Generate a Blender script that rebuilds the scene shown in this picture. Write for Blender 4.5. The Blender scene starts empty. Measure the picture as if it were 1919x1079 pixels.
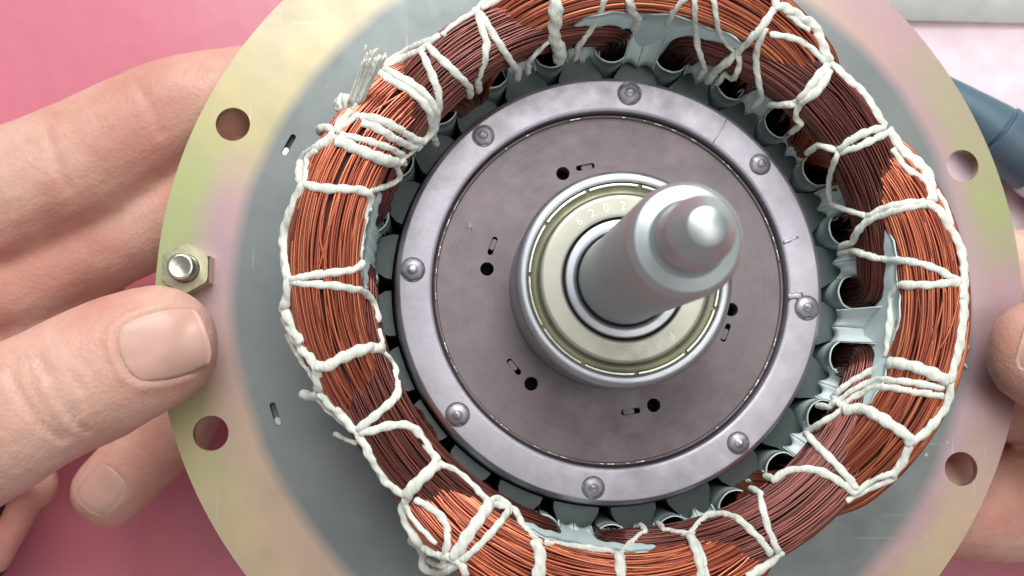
import bpy, bmesh, math, random
from mathutils import Vector, Matrix, noise
from mathutils.bvhtree import BVHTree
R = math.radians
S = 0.001                      # everything below is written in millimetres
scene = bpy.context.scene
col = scene.collection

# ------------------------------------------------------------------ camera
cam_d = bpy.data.cameras.new('camera'); cam = bpy.data.objects.new('camera', cam_d); col.objects.link(cam)
cam_d.sensor_width = 36.0; cam_d.lens = 36.0 * 1800.0 / 1919.0
cam_d.clip_start = 0.005; cam_d.clip_end = 20.0
rot = Matrix(((0.99825716, -0.00591308, -0.05871688), (0.0, 0.9949675, -0.10019814), (0.05901387, 0.10002351, 0.99323344)))
cam.matrix_world = Matrix.Translation(Vector((-26.919, -16.882, 150.345)) * S) @ rot.to_4x4()
cam_d.dof.use_dof = True; cam_d.dof.focus_distance = 0.158; cam_d.dof.aperture_fstop = 28.0
scene.camera = cam
# ------------------------------------------------------------------ light
world = bpy.data.worlds.new('World'); scene.world = world; world.use_nodes = True
bg = world.node_tree.nodes['Background']; bg.inputs[0].default_value = (0.95, 0.98, 1.0, 1); bg.inputs[1].default_value = 0.30
def area(name, loc, target, size, power, color):
    l = bpy.data.lights.new(name, 'AREA'); l.shape = 'RECTANGLE'; l.size = size[0] * S; l.size_y = size[1] * S
    l.energy = power; l.color = color
    o = bpy.data.objects.new(name, l); col.objects.link(o); o.location = Vector(loc) * S
    o.rotation_euler = (Vector(target) - Vector(loc)).to_track_quat('-Z', 'Y').to_euler()
    return o
area('window_light', (-40, 600, 520), (0, 0, -20), (600, 320), 7.2, (0.95, 0.985, 1.0))
area('ceiling_light', (20, 330, 800), (0, 0, -20), (520, 420), 2.2, (1.0, 0.98, 0.96))
area('fill_light', (260, -60, 720), (0, 0, -20), (420, 420), 1.3, (1.0, 0.98, 0.95))  # added soft fill from the front right, not a lamp of the room
vs = scene.view_settings; vs.view_transform = 'Standard'; vs.look = 'None'; vs.exposure = 0.0; vs.gamma = 1.0; vs.use_curve_mapping = False

# ------------------------------------------------------------------ helpers
def link(o, parent=None):
    col.objects.link(o)
    if parent is not None: o.parent = parent
    return o
def mesh(name, verts, faces, mats=(), smooth=True, midx=None):
    me = bpy.data.meshes.new(name)
    me.from_pydata([(v[0] * S, v[1] * S, v[2] * S) for v in verts], [], faces)
    for m in (mats if isinstance(mats, (list, tuple)) else (mats,)): me.materials.append(m)
    if midx: me.polygons.foreach_set('material_index', midx)
    if smooth: me.polygons.foreach_set('use_smooth', [True] * len(me.polygons))
    me.update(); return me
def obj(name, me, parent=None, kind=None, label=None):
    o = link(bpy.data.objects.new(name, me), parent)
    if kind: o['kind'] = kind
    if label: o['label'] = label
    return o
def thing(name, label, cat, group=None, loc=(0, 0, 0)):
    o = bpy.data.objects.new(name, None); o.empty_display_size = 0.01; link(o)
    o.location = Vector(loc) * S; o['label'] = label; o['category'] = cat
    if group: o['group'] = group
    return o
def tag(o, label, cat, group=None):
    o['label'] = label; o['category'] = cat
    if group: o['group'] = group
    return o
class MB:
    def __init__(s): s.v = []; s.f = []; s.m = []
    def add(s, v, f, m=0):
        n = len(s.v); s.v += [tuple(p) for p in v]; s.f += [tuple(i + n for i in q) for q in f]; s.m += [m] * len(f)
    def mesh(s, name, mats, smooth=True): return mesh(name, s.v, s.f, mats, smooth, s.m)
def lathe(prof, n=96, close=False, a0=0.0, a1=360.0):
    full = abs(a1 - a0 - 360) < 1e-6
    cols = n if full else n + 1
    v = []; f = []
    for i in range(cols):
        a = R(a0 + (a1 - a0) * i / n)
        for (r, z) in prof: v.append((r * math.cos(a), r * math.sin(a), z))
    k = len(prof)
    for i in range(n):
        j = (i + 1) % cols
        for q in range(k - 1 if not close else k):
            q2 = (q + 1) % k
            f.append((i * k + q, j * k + q, j * k + q2, i * k + q2))
    return v, f
def rounded(prof, rad=0.25, n=3):
    out = [prof[0]]
    for i in range(1, len(prof) - 1):
        a, b, c = Vector(prof[i - 1]), Vector(prof[i]), Vector(prof[i + 1])
        d1 = (a - b); d2 = (c - b); l = min(rad, d1.length * 0.45, d2.length * 0.45)
        p = b + d1.normalized() * l; q = b + d2.normalized() * l
        for k in range(n + 1):
            t = k / n; out.append(tuple(p * (1 - t) ** 2 + b * 2 * t * (1 - t) + q * t * t))
    out.append(prof[-1]); return out
def tube(pts, rad, sides=6, flat=1.0, cap=True, up=Vector((0, 0, 1)), twist=0.0):
    P = [Vector(p) for p in pts]; n = len(P); v = []; f = []
    for i in range(n):
        t = (P[min(i + 1, n - 1)] - P[max(i - 1, 0)])
        t = t.normalized() if t.length > 1e-9 else Vector((1, 0, 0))
        u = up - t * up.dot(t)
        if u.length < 1e-3: u = Vector((1, 0, 0)) - t * t.x
        u.normalize(); w = t.cross(u)
        r = rad[i] if isinstance(rad, (list, tuple)) else rad
        for k in range(sides):
            a = 2 * math.pi * k / sides + twist * i
            v.append(P[i] + w * (math.cos(a) * r) + u * (math.sin(a) * r * flat))
    for i in range(n - 1):
        for k in range(sides):
            k2 = (k + 1) % sides
            f.append((i * sides + k, i * sides + k2, (i + 1) * sides + k2, (i + 1) * sides + k))
    if cap:
        f.append(tuple(range(sides - 1, -1, -1))); f.append(tuple((n - 1) * sides + k for k in range(sides)))
    return v, f
def extrude_poly(poly, z0, z1):
    n = len(poly)
    v = [(x, y, z1) for x, y in poly] + [(x, y, z0) for x, y in poly]
    f = [tuple(range(n)), tuple(range(2 * n - 1, n - 1, -1))]
    for i in range(n): j = (i + 1) % n; f.append((i, i + n, j + n, j))
    return v, f
def sheet(grid, th):
    """a bent sheet with real thickness from a grid of points"""
    r, c = len(grid), len(grid[0]); G = [[Vector(p) for p in row] for row in grid]
    v = []; f = []
    for side in (0, 1):
        for i in range(r):
            for j in range(c):
                du = G[min(i + 1, r - 1)][j] - G[max(i - 1, 0)][j]; dv = G[i][min(j + 1, c - 1)] - G[i][max(j - 1, 0)]
                nn = du.cross(dv); nn = nn.normalized() if nn.length > 1e-9 else Vector((0, 0, 1))
                v.append(G[i][j] + nn * (th / 2 if side else -th / 2))
    N = r * c
    for i in range(r - 1):
        for j in range(c - 1):
            a, b, d, e = i * c + j, i * c + j + 1, (i + 1) * c + j + 1, (i + 1) * c + j
            f.append((a, b, d, e)); f.append((N + e, N + d, N + b, N + a))
    for i in range(r - 1):
        for j in (0, c - 1):
            a, b = i * c + j, (i + 1) * c + j; f.append((a, b, N + b, N + a))
    for j in range(c - 1):
        for i in (0, r - 1):
            a, b = i * c + j, i * c + j + 1; f.append((a, N + a, N + b, b))
    return v, f

# ------------------------------------------------------------------ materials
class M:
    def __init__(s, name):
        s.m = bpy.data.materials.new(name); s.m.use_nodes = True
        s.t = s.m.node_tree; s.b = s.t.nodes['Principled BSDF']
    def n(s, typ, **kw):
        o = s.t.nodes.new(typ)
        for k, v in kw.items(): setattr(o, k, v)
        return o
    def l(s, a, b): s.t.links.new(a, b)
    def set(s, **kw):
        for k, v in kw.items():
            i = s.b.inputs[k.replace('_', ' ')]
            i.default_value = (*v, 1) if isinstance(v, tuple) and len(v) == 3 and i.type == 'RGBA' else v
        return s
    def coord(s): return s.n('ShaderNodeTexCoord').outputs['Object']
    def noise(s, scale, detail=4, rough=0.55, vec=None, dist=0.0):
        o = s.n('ShaderNodeTexNoise'); o.inputs['Scale'].default_value = scale; o.inputs['Detail'].default_value = detail
        o.inputs['Roughness'].default_value = rough; o.inputs['Distortion'].default_value = dist
        s.l(vec or s.coord(), o.inputs['Vector']); return o.outputs['Fac']
    def ramp(s, fac, stops):
        o = s.n('ShaderNodeValToRGB'); e = o.color_ramp.elements
        while len(e) < len(stops): e.new(0.5)
        for el, (p, c) in zip(e, stops): el.position = p; el.color = (*c, 1) if len(c) == 3 else c
        s.l(fac, o.inputs[0]); return o.outputs[0]
    def mix(s, fac, a, b, mode='MIX'):
        o = s.n('ShaderNodeMix', data_type='RGBA', blend_type=mode)
        if isinstance(fac, (int, float)): o.inputs[0].default_value = fac
        else: s.l(fac, o.inputs[0])
        for k, x in ((6, a), (7, b)):
            if isinstance(x, tuple): o.inputs[k].default_value = (*x, 1)
            else: s.l(x, o.inputs[k])
        return o.outputs[2]
    def math(s, op, a, b=0.0, clamp=False):
        o = s.n('ShaderNodeMath', operation=op, use_clamp=clamp)
        for k, x in ((0, a), (1, b)):
            if isinstance(x, (int, float)): o.inputs[k].default_value = x
            else: s.l(x, o.inputs[k])
        return o.outputs[0]
    def maprange(s, x, a, b, c=0.0, d=1.0):
        o = s.n('ShaderNodeMapRange'); s.l(x, o.inputs[0])
        for k, v in zip((1, 2, 3, 4), (a, b, c, d)): o.inputs[k].default_value = v
        return o.outputs[0]
    def radius(s):
        x = s.n('ShaderNodeSeparateXYZ'); s.l(s.coord(), x.inputs[0])
        v = s.n('ShaderNodeCombineXYZ'); s.l(x.outputs[0], v.inputs[0]); s.l(x.outputs[1], v.inputs[1])
        o = s.n('ShaderNodeVectorMath', operation='LENGTH'); s.l(v.outputs[0], o.inputs[0]); return o.outputs['Value']
    def bump(s, h, strength=0.3, dist=0.0003):
        o = s.n('ShaderNodeBump'); o.inputs['Strength'].default_value = strength; o.inputs['Distance'].default_value = dist
        s.l(h, o.inputs['Height']); s.l(o.outputs[0], s.b.inputs['Normal'])
    def color(s, c): s.l(c, s.b.inputs['Base Color'])
    def rough(s, c): s.l(c, s.b.inputs['Roughness'])

def m_metal(name, c1, c2, rough=(0.3, 0.5), scale=120, bump=0.08, metallic=1.0):
    m = M(name); f = m.noise(scale, 5); m.color(m.ramp(f, [(0.3, c1), (0.7, c2)])); m.set(Metallic=metallic)
    g = m.noise(scale * 5, 3); m.rough(m.maprange(g, 0.3, 0.7, rough[0], rough[1])); m.bump(m.noise(scale * 14, 3), bump, 0.0002); return m.m
# cast aluminium end ring with smudges and small dark pits
def m_ring():
    m = M('cast_aluminium'); f = m.noise(90, 6, 0.65)
    c = m.ramp(f, [(0.22, (0.30, 0.28, 0.31)), (0.40, (0.40, 0.375, 0.415)), (0.6, (0.455, 0.43, 0.475)), (0.78, (0.51, 0.485, 0.53))])
    v = m.n('ShaderNodeTexVoronoi'); v.inputs['Scale'].default_value = 130; m.l(m.coord(), v.inputs['Vector'])
    pit = m.maprange(v.outputs['Distance'], 0.05, 0.10, 1.0, 0.0)
    gate = m.maprange(m.noise(42, 2), 0.55, 0.60)
    c = m.mix(m.math('MULTIPLY', pit, gate), c, (0.06, 0.06, 0.065))
    m.color(c); m.set(Metallic=0.85); m.rough(m.maprange(m.noise(260, 4), 0.3, 0.7, 0.44, 0.62)); m.bump(m.noise(900, 4), 0.14, 0.0002); return m.m
def m_disc():
    m = M('rotor_steel'); r = m.radius()
    fine = m.n('ShaderNodeTexNoise'); fine.noise_dimensions = '1D'; fine.inputs['Scale'].default_value = 2600; fine.inputs['Detail'].default_value = 2; m.l(r, fine.inputs['W'])
    f = m.noise(38, 5)
    c = m.ramp(f, [(0.3, (0.18, 0.145, 0.15)), (0.55, (0.215, 0.176, 0.182)), (0.8, (0.245, 0.21, 0.212))])
    st = m.maprange(m.noise(95, 6, 0.7), 0.5, 0.72, 0.0, 0.4); c = m.mix(st, c, (0.13, 0.115, 0.115)); m.color(m.mix(0.03, c, fine.outputs['Fac'])); m.set(Metallic=0.8); m.rough(m.maprange(m.noise(300, 3), 0.3, 0.7, 0.55, 0.68))
    m.bump(fine.outputs['Fac'], 0.015, 0.0001); return m.m
def m_plate():
    m = M('yellow_passivated_zinc'); r = m.radius()
    wob = m.math('MULTIPLY', m.math('SUBTRACT', m.noise(24, 3), 0.5), 0.004)
    rr = m.math('ADD', r, wob)
    sx0 = m.n('ShaderNodeSeparateXYZ'); m.l(m.coord(), sx0.inputs[0])
    k = m.maprange(m.math('SUBTRACT', rr, m.math('MULTIPLY', sx0.outputs[0], 0.026)), 0.0675, 0.0702)
    # interference colours of the chromate film: straw, pink, green in slow patches
    sx = m.n('ShaderNodeSeparateXYZ'); m.l(m.coord(), sx.inputs[0])
    ang = m.math('ADD', m.math('MULTIPLY', m.math('ARCTAN2', sx.outputs[1], sx.outputs[0]), 0.15915), 0.5)
    ang = m.math('ADD', ang, m.math('MULTIPLY', m.math('SUBTRACT', m.noise(16, 2, 0.4, dist=0.5), 0.5), 0.10))
    A1 = (0.50, 0.43, 0.235); A2 = (0.40, 0.42, 0.20); A3 = (0.48, 0.315, 0.33); A4 = (0.52, 0.38, 0.26); A5 = (0.50, 0.43, 0.30)
    outer_c = m.ramp(ang, [(0.0, A2), (0.06, A1), (0.12, A4), (0.25, A1), (0.40, A4), (0.47, A3), (0.51, A3), (0.545, A2), (0.60, A3), (0.66, A3), (0.78, A1), (0.90, A5), (0.94, A1), (0.975, A2)])
    inner_c = m.ramp(ang, [(0.0, A3), (0.07, A4), (0.15, (0.52, 0.36, 0.29)), (0.40, A3), (0.50, (0.50, 0.38, 0.41)), (0.56, A3), (0.70, A4), (0.88, A5), (0.95, A1), (0.985, A3)])
    irid = m.mix(m.maprange(rr, 0.0715, 0.0765), inner_c, outer_c)
    grey = m.ramp(m.noise(30, 4), [(0.3, (0.175, 0.195, 0.192)), (0.7, (0.215, 0.236, 0.232))])
    c = m.mix(k, grey, irid)
    sp = m.n('ShaderNodeTexVoronoi'); sp.inputs['Scale'].default_value = 210; m.l(m.coord(), sp.inputs['Vector'])
    spot = m.math('MULTIPLY', m.maprange(sp.outputs['Distance'], 0.04, 0.09, 1.0, 0.0), m.maprange(m.noise(60, 2), 0.62, 0.68))
    mp = m.n('ShaderNodeMapping'); mp.inputs['Scale'].default_value = (30, 900, 60); mp.inputs['Rotation'].default_value = (0, 0, 0.6); m.l(m.coord(), mp.inputs['Vector'])
    sn = m.noise(1.0, 3, 0.6, vec=mp.outputs[0]); scr = m.math('MULTIPLY', m.maprange(sn, 0.66, 0.72), m.maprange(m.noise(45, 2), 0.5, 0.62))
    mp2 = m.n('ShaderNodeMapping'); mp2.inputs['Scale'].default_value = (700, 25, 60); mp2.inputs['Rotation'].default_value = (0, 0, 0.35); m.l(m.coord(), mp2.inputs['Vector'])
    sn2 = m.noise(1.0, 3, 0.6, vec=mp2.outputs[0]); scr2 = m.math('MULTIPLY', m.maprange(sn2, 0.67, 0.73), m.maprange(m.noise(38, 2), 0.52, 0.6))
    smud = m.maprange(m.noise(75, 5, 0.7), 0.42, 0.68, 0.0, 0.22); c = m.mix(smud, c, (0.30, 0.30, 0.28))
    c = m.mix(m.math('MULTIPLY', m.math('MAXIMUM', scr, scr2), 0.28), c, (0.78, 0.78, 0.74))
    m.color(m.mix(m.math('MULTIPLY', spot, 0.5), c, (0.75, 0.75, 0.72))); m.set(Metallic=0.72)
    m.rough(m.maprange(m.noise(180, 4), 0.3, 0.7, 0.46, 0.58)); m.bump(m.noise(1600, 3), 0.05, 0.0001); return m.m
def m_wire(name, stops, rough, metallic):
    m = M(name); g = m.n('ShaderNodeNewGeometry')
    c = m.ramp(g.outputs['Random Per Island'], stops)
    v = m.noise(70, 3); c = m.mix(m.maprange(v, 0.35, 0.7, 0.0, 0.35), c, (0.16, 0.045, 0.03))
    m.color(c); m.set(Metallic=metallic, Roughness=rough, Coat_Weight=0.5, Coat_Roughness=0.16, Coat_Tint=(1.0, 0.78, 0.66)); return m.m
def m_paper(name, c1, c2, trans=0.15):
    m = M(name); m.color(m.ramp(m.noise(160, 4), [(0.3, c1), (0.7, c2)])); m.set(Roughness=0.62, Specular_IOR_Level=0.35)
    m.bump(m.noise(900, 3), 0.15, 0.0002); return m.m
def m_cord():
    m = M('waxed_lacing_cord'); m.color(m.ramp(m.noise(700, 4), [(0.25, (0.58, 0.59, 0.52)), (0.6, (0.76, 0.77, 0.69)), (0.85, (0.84, 0.84, 0.77))]))
    m.set(Roughness=0.75, Specular_IOR_Level=0.3, Subsurface_Weight=0.15, Subsurface_Scale=0.0006)
    w = m.n('ShaderNodeTexWave'); w.inputs['Scale'].default_value = 420; w.inputs['Distortion'].default_value = 6; w.inputs['Detail'].default_value = 2; m.l(m.coord(), w.inputs['Vector'])
    m.bump(m.mix(0.5, w.outputs['Fac'], m.noise(1800, 3)), 0.35, 0.0003); return m.m
def m_skin(name, a, b, c):
    m = M(name); f = m.noise(38, 4, 0.5)
    col_ = m.ramp(f, [(0.3, a), (0.52, b), (0.75, c)])
    fine = m.noise(520, 3, 0.6); col_ = m.mix(m.maprange(fine, 0.4, 0.75, 0.0, 0.25), col_, a)
    blot = m.noise(110, 5, 0.65, dist=0.4); col_ = m.mix(m.maprange(blot, 0.5, 0.72, 0.0, 0.45), col_, (0.52, 0.19, 0.145))
    m.color(col_); m.set(Roughness=0.48, Specular_IOR_Level=0.4, Subsurface_Weight=0.35, Subsurface_Scale=0.004, Subsurface_Radius=(1.0, 0.35, 0.2))
    v = m.n('ShaderNodeTexVoronoi'); v.inputs['Scale'].default_value = 1400; m.l(m.coord(), v.inputs['Vector'])
    h = m.mix(0.6, v.outputs['Distance'], m.noise(420, 5, 0.65)); m.bump(h, 0.4, 0.0004); return m.m
def m_plain(name, c, rough=0.5, metallic=0.0, bump=0.0, bs=600):
    m = M(name); m.color(m.ramp(m.noise(bs * 0.2, 4), [(0.3, tuple(x * 0.88 for x in c)), (0.7, tuple(min(1, x * 1.1) for x in c))])); m.set(Roughness=rough, Metallic=metallic)
    if bump: m.bump(m.noise(bs, 4), bump, 0.0003)
    return m.m
RING = m_ring(); DISC = m_disc(); PLATE = m_plate()
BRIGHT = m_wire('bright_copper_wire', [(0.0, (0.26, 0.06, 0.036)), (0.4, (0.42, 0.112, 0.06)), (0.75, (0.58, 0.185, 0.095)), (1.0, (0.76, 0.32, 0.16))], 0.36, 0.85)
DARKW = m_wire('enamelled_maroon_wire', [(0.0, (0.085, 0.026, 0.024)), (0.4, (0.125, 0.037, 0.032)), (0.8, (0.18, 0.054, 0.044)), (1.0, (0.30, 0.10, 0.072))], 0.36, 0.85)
CORE = m_plain('coil_inside', (0.05, 0.02, 0.015), 0.7)
CORD = m_cord(); PAPER = m_paper('slot_paper', (0.58, 0.71, 0.70), (0.70, 0.82, 0.80)); PAPER2 = m_paper('pale_paper', (0.74, 0.85, 0.84), (0.82, 0.90, 0.88))
STEEL = m_metal('lamination_steel', (0.085, 0.115, 0.11), (0.13, 0.165, 0.16), (0.4, 0.55), 90, 0.1, 0.2)
DARKST = m_metal('dark_rotor_side', (0.06, 0.065, 0.075), (0.14, 0.15, 0.165), (0.3, 0.5), 200, 0.3, 0.9)
SHAFT = m_metal('turned_steel', (0.50, 0.55, 0.55), (0.58, 0.62, 0.62), (0.40, 0.48), 60, 0.03)
BEAR = m_metal('bearing_steel', (0.42, 0.43, 0.46), (0.48, 0.49, 0.52), (0.36, 0.46), 80, 0.03)
SHIELD = m_metal('bearing_shield', (0.42, 0.405, 0.345), (0.47, 0.455, 0.385), (0.45, 0.55), 60, 0.03)
OLIVE = m_metal('olive_groove', (0.13, 0.13, 0.085), (0.19, 0.185, 0.12), (0.35, 0.5), 80, 0.03, 0.8)
SILVER = m_metal('zinc_bolt', (0.58, 0.58, 0.50), (0.67, 0.66, 0.57), (0.25, 0.4), 200, 0.08)
NUTM = m_metal('yellow_zinc_nut', (0.50, 0.46, 0.31), (0.60, 0.56, 0.40), (0.3, 0.42), 200, 0.08)
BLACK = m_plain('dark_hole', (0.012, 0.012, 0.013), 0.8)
INK = m_plain('stamped_letter', (0.88, 0.87, 0.80), 0.6, 0.0)
SKIN = m_skin('skin', (0.53, 0.235, 0.185), (0.64, 0.375, 0.295), (0.71, 0.485, 0.39))
NAIL = m_plain('finger_nail', (0.58, 0.335, 0.265), 0.42, 0.0, 0.12, 300)

# ------------------------------------------------------------------ setting: table
def m_table():
    m = M('pink_tabletop'); m.color(m.ramp(m.noise(6, 3), [(0.3, (0.54, 0.125, 0.175)), (0.7, (0.62, 0.165, 0.22))]))
    m.set(Roughness=0.42, Specular_IOR_Level=0.8)
    v = m.n('ShaderNodeTexVoronoi'); v.inputs['Scale'].default_value = 160; m.l(m.coord(), v.inputs['Vector'])
    m.bump(m.mix(0.4, v.outputs['Distance'], m.noise(40, 4)), 0.12, 0.001); return m.m
ZT = -82.0; KZ = (150.3 - ZT) / 262.3; PX = lambda x: -26.9 + (x + 26.9) * KZ; PY = lambda y: -16.9 + (y + 16.9) * KZ
g = []
for i in range(41):
    row = []
    for j in range(41):
        x = -330 + 660 * i / 40; y = -300 + 600 * j / 40
        row.append((x, y, ZT - 2 + 1.2 * noise.noise(Vector((x * 0.02, y * 0.02, 3.0)))))
    g.append(row)
v, f = sheet(g, 2.0)
obj('tabletop', mesh('tabletop', v, f, m_table()), None, 'structure')

# ------------------------------------------------------------------ stator with plate, core, coils
stator = thing('motor_stator', 'wound motor stator with copper coils on a round zinc-plated mounting plate', 'motor stator', loc=(0, 0, 0))
# mounting plate with its holes cut through
def circle(cx_, cy_, r, n): return [(cx_ + r * math.cos(2 * math.pi * k / n), cy_ + r * math.sin(2 * math.pi * k / n)) for k in range(n)]
def slot_loop(cx_, cy_, ang, L, W):
    c, s = math.cos(ang), math.sin(ang); out = []
    for k in range(12):
        a = 2 * math.pi * (k + 0.5) / 12; x = math.copysign(L / 2 - W / 2, math.cos(a)) + W / 2 * math.cos(a); y = W / 2 * math.sin(a)
        out.append((cx_ + x * c - y * s, cy_ + x * s + y * c))
    return out
loops = [circle(0, 0, 81.2, 240), circle(0, 0, 50.0, 160)]
HOLES = [155.5, 199.9, 19.6, -25.7, 110.3, 65.0, -70.3, -115.0]
for a in HOLES: loops.append(circle(75.0 * math.cos(R(a)), 75.0 * math.sin(R(a)), 3.15, 32))
SLOTS = [(154.7, 64.1), (200.5, 63.2), (65, 64), (-70, 64)]
for a, r in SLOTS: loops.append(slot_loop(r * math.cos(R(a)), r * math.sin(R(a)), R(a + 90 - 2), 4.4, 1.15))
bm = bmesh.new(); edges = []
for lp in loops:
    vs_ = [bm.verts.new((x * S, y * S, -26.3 * S)) for x, y in lp]
    for k in range(len(vs_)): edges.append(bm.edges.new((vs_[k], vs_[(k + 1) % len(vs_)])))
bmesh.ops.triangle_fill(bm, edges=edges, use_beauty=True)
bmesh.ops.recalc_face_normals(bm, faces=bm.faces[:])
if bm.faces[0].normal.z < 0: bmesh.ops.reverse_faces(bm, faces=bm.faces[:])
ext = bmesh.ops.extrude_face_region(bm, geom=bm.faces[:])
nv = [e for e in ext['geom'] if isinstance(e, bmesh.types.BMVert)]
bmesh.ops.translate(bm, verts=nv, vec=(0, 0, -1.6 * S))
bmesh.ops.recalc_face_normals(bm, faces=bm.faces[:])
me = bpy.data.meshes.new('mounting_plate'); bm.to_mesh(me); bm.free(); me.materials.append(PLATE)
plate = obj('mounting_plate', me, stator, label='round plate with straw yellow rim and grey centre')
for a, r in SLOTS[:2]:
    x, y = r * math.cos(R(a)), r * math.sin(R(a)); t = R(a + 90 - 2); s_ = -1 if a < 180 else 1
    if a < 180: s_ = 1
    dx, dy = math.cos(t) * 1.35 * s_, math.sin(t) * 1.35 * s_
    v, f = extrude_poly(slot_loop(x + dx, y + dy, t, 1.5, 1.0), -27.6, -26.6)
    obj('lanced_tab', mesh('lanced_tab', v, f, SILVER, False), plate)
    v, f = extrude_poly(slot_loop(x, y, t, 7.0, 3.5), -30.5, -27.95); obj('slot_backing', mesh('slot_backing', v, f, STEEL, False), plate)
# core: yoke ring and 24 teeth
v, f = lathe(rounded([(50.5, -50), (50.5, -28.4), (57.5, -28.4), (57.5, -50)], 0.2), 144)
yoke = obj('core_yoke', mesh('core_yoke', v, f, STEEL), stator)
half = 7.5
poly = []
for a, r in [(-6.0, 38.25), (-3, 38.2), (0, 38.2), (3, 38.2), (6.0, 38.25), (5.7, 39.4), (4.2, 41.2), (3.4, 44.0), (3.2, 49.8), (-3.2, 49.8), (-3.4, 44.0), (-4.2, 41.2), (-5.7, 39.4)]:
    poly.append((r * math.cos(R(a)), r * math.sin(R(a))))
v, f = extrude_poly(poly, -50, -19.2); tooth_me = mesh('tooth', v, f, STEEL, False)
PH = -1.0
v, f = lathe([(37.9, -33.5), (50.2, -33.5), (50.2, -50), (37.9, -50)], 96, True); obj('slot_shade_ring', mesh('slot_shade_ring', v, f, BLACK), stator)  # added black ring: hides the table below, stands in for shade in the slots
for k in range(24):
    o = obj('tooth', tooth_me, stator); o.rotation_euler = (0, 0, R(PH + 7.5 + 15 * k))
# slot liners: paper troughs, open towards the yoke
rnd = random.Random(5)
def liner(var):
    rr = random.Random(var); grid = []
    rad = 3.25; xc = 44.1
    prof = []
    for k in range(5): prof.append((xc + 5.2 - 5.2 * k / 4 + 0.0, rad - 0.35 + 0.35 * k / 4 - 0.25 * math.sin(math.pi * k / 4)))
    for k in range(1, 14): a = math.pi / 2 + math.pi * k / 14; prof.append((xc + rad * math.cos(a) * 1.05, rad * math.sin(a)))
    for k in range(5): prof.append((xc + 5.2 * k / 4, -(rad - 0.35 * k / 4 - 0.25 * math.sin(math.pi * k / 4))))
    n = len(prof)
    for i in range(7):
        t = i / 6; row = []
        for j, (x, y) in enumerate(prof):
            top = -14.9 + rr.uniform(-0.1, 0.1) - 1.2 * math.cos(2 * math.pi * j / (n - 1)) * 0.5
            z = -34 + (top + 34) * t
            flare = 0.35 * max(0, t - 0.6) / 0.4
            row.append((x - flare * (1 if abs(y) < rad * 0.8 else 0), y * (1 - 0.05 * flare), z))
        grid.append(row)
    v, f = sheet(grid, 0.28); return mesh('slot_liner', v, f, PAPER)
liners = [liner(k) for k in range(4)]
def cuff(var, big=False):
    """pale paper cuff folded out over a tooth: two flaps that meet in a point, scalloped towards the rotor"""
    rr = random.Random(50 + var); mb = MB()
    w = 2.75; dep = 3.6 if big else 5.2
    for sgn in (-1, 1):
        grid = []
        for i in range(7):
            t = i / 6; row = []
            for j in range(7):
                u = j / 6                                 # 0 at the middle of the tooth, 1 at the liner
                scal = 1.5 * math.sin(math.pi * u) + 0.5 * u * (1.2 if sgn > 0 else 0.8)
                r0 = 41.1 + scal * (0.9 if not big else 0.5) - 0.5 * u
                r_ = r0 + (dep + (rr.uniform(-0.2, 0.2) if i else 0)) * t
                z = -18.2 + ((5.0 + 6.0 * u ** 0.7) * t if big else 3.0 * t ** 0.8 + 0.5 * (1 - u) * t) + 1.5 * u * u
                row.append((r_, sgn * (0.06 + u * w * (1 + 0.12 * t)), z + (0.25 if sgn > 0 else 0)))
            grid.append(row)
        v, f = sheet(grid, 0.25); mb.add(v, f)
    return mb.mesh('paper_cuff', PAPER2)
cuffs = [cuff(k) for k in range(4)]; bigcuff = cuff(9, True)
for k in range(24):
    o = obj('slot_liner', liners[k % 4], stator); o.rotation_euler = (0, 0, R(PH + 15 * k + rnd.uniform(-0.7, 0.7)))
    o.location.z = rnd.uniform(-0.5, 0.4) * S
    a = PH + 7.5 + 15 * k
    big = min(abs((a - c + 180) % 360 - 180) for c in (81.5, -8.5, 171.5, -98.5)) < 3
    o = obj('paper_cuff', bigcuff if big else cuffs[(k * 7) % 4], stator); o.rotation_euler = (0, 0, R(a + rnd.uniform(-0.6, 0.6)))
    o.location.z = rnd.uniform(-0.3, 0.5) * S

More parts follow.
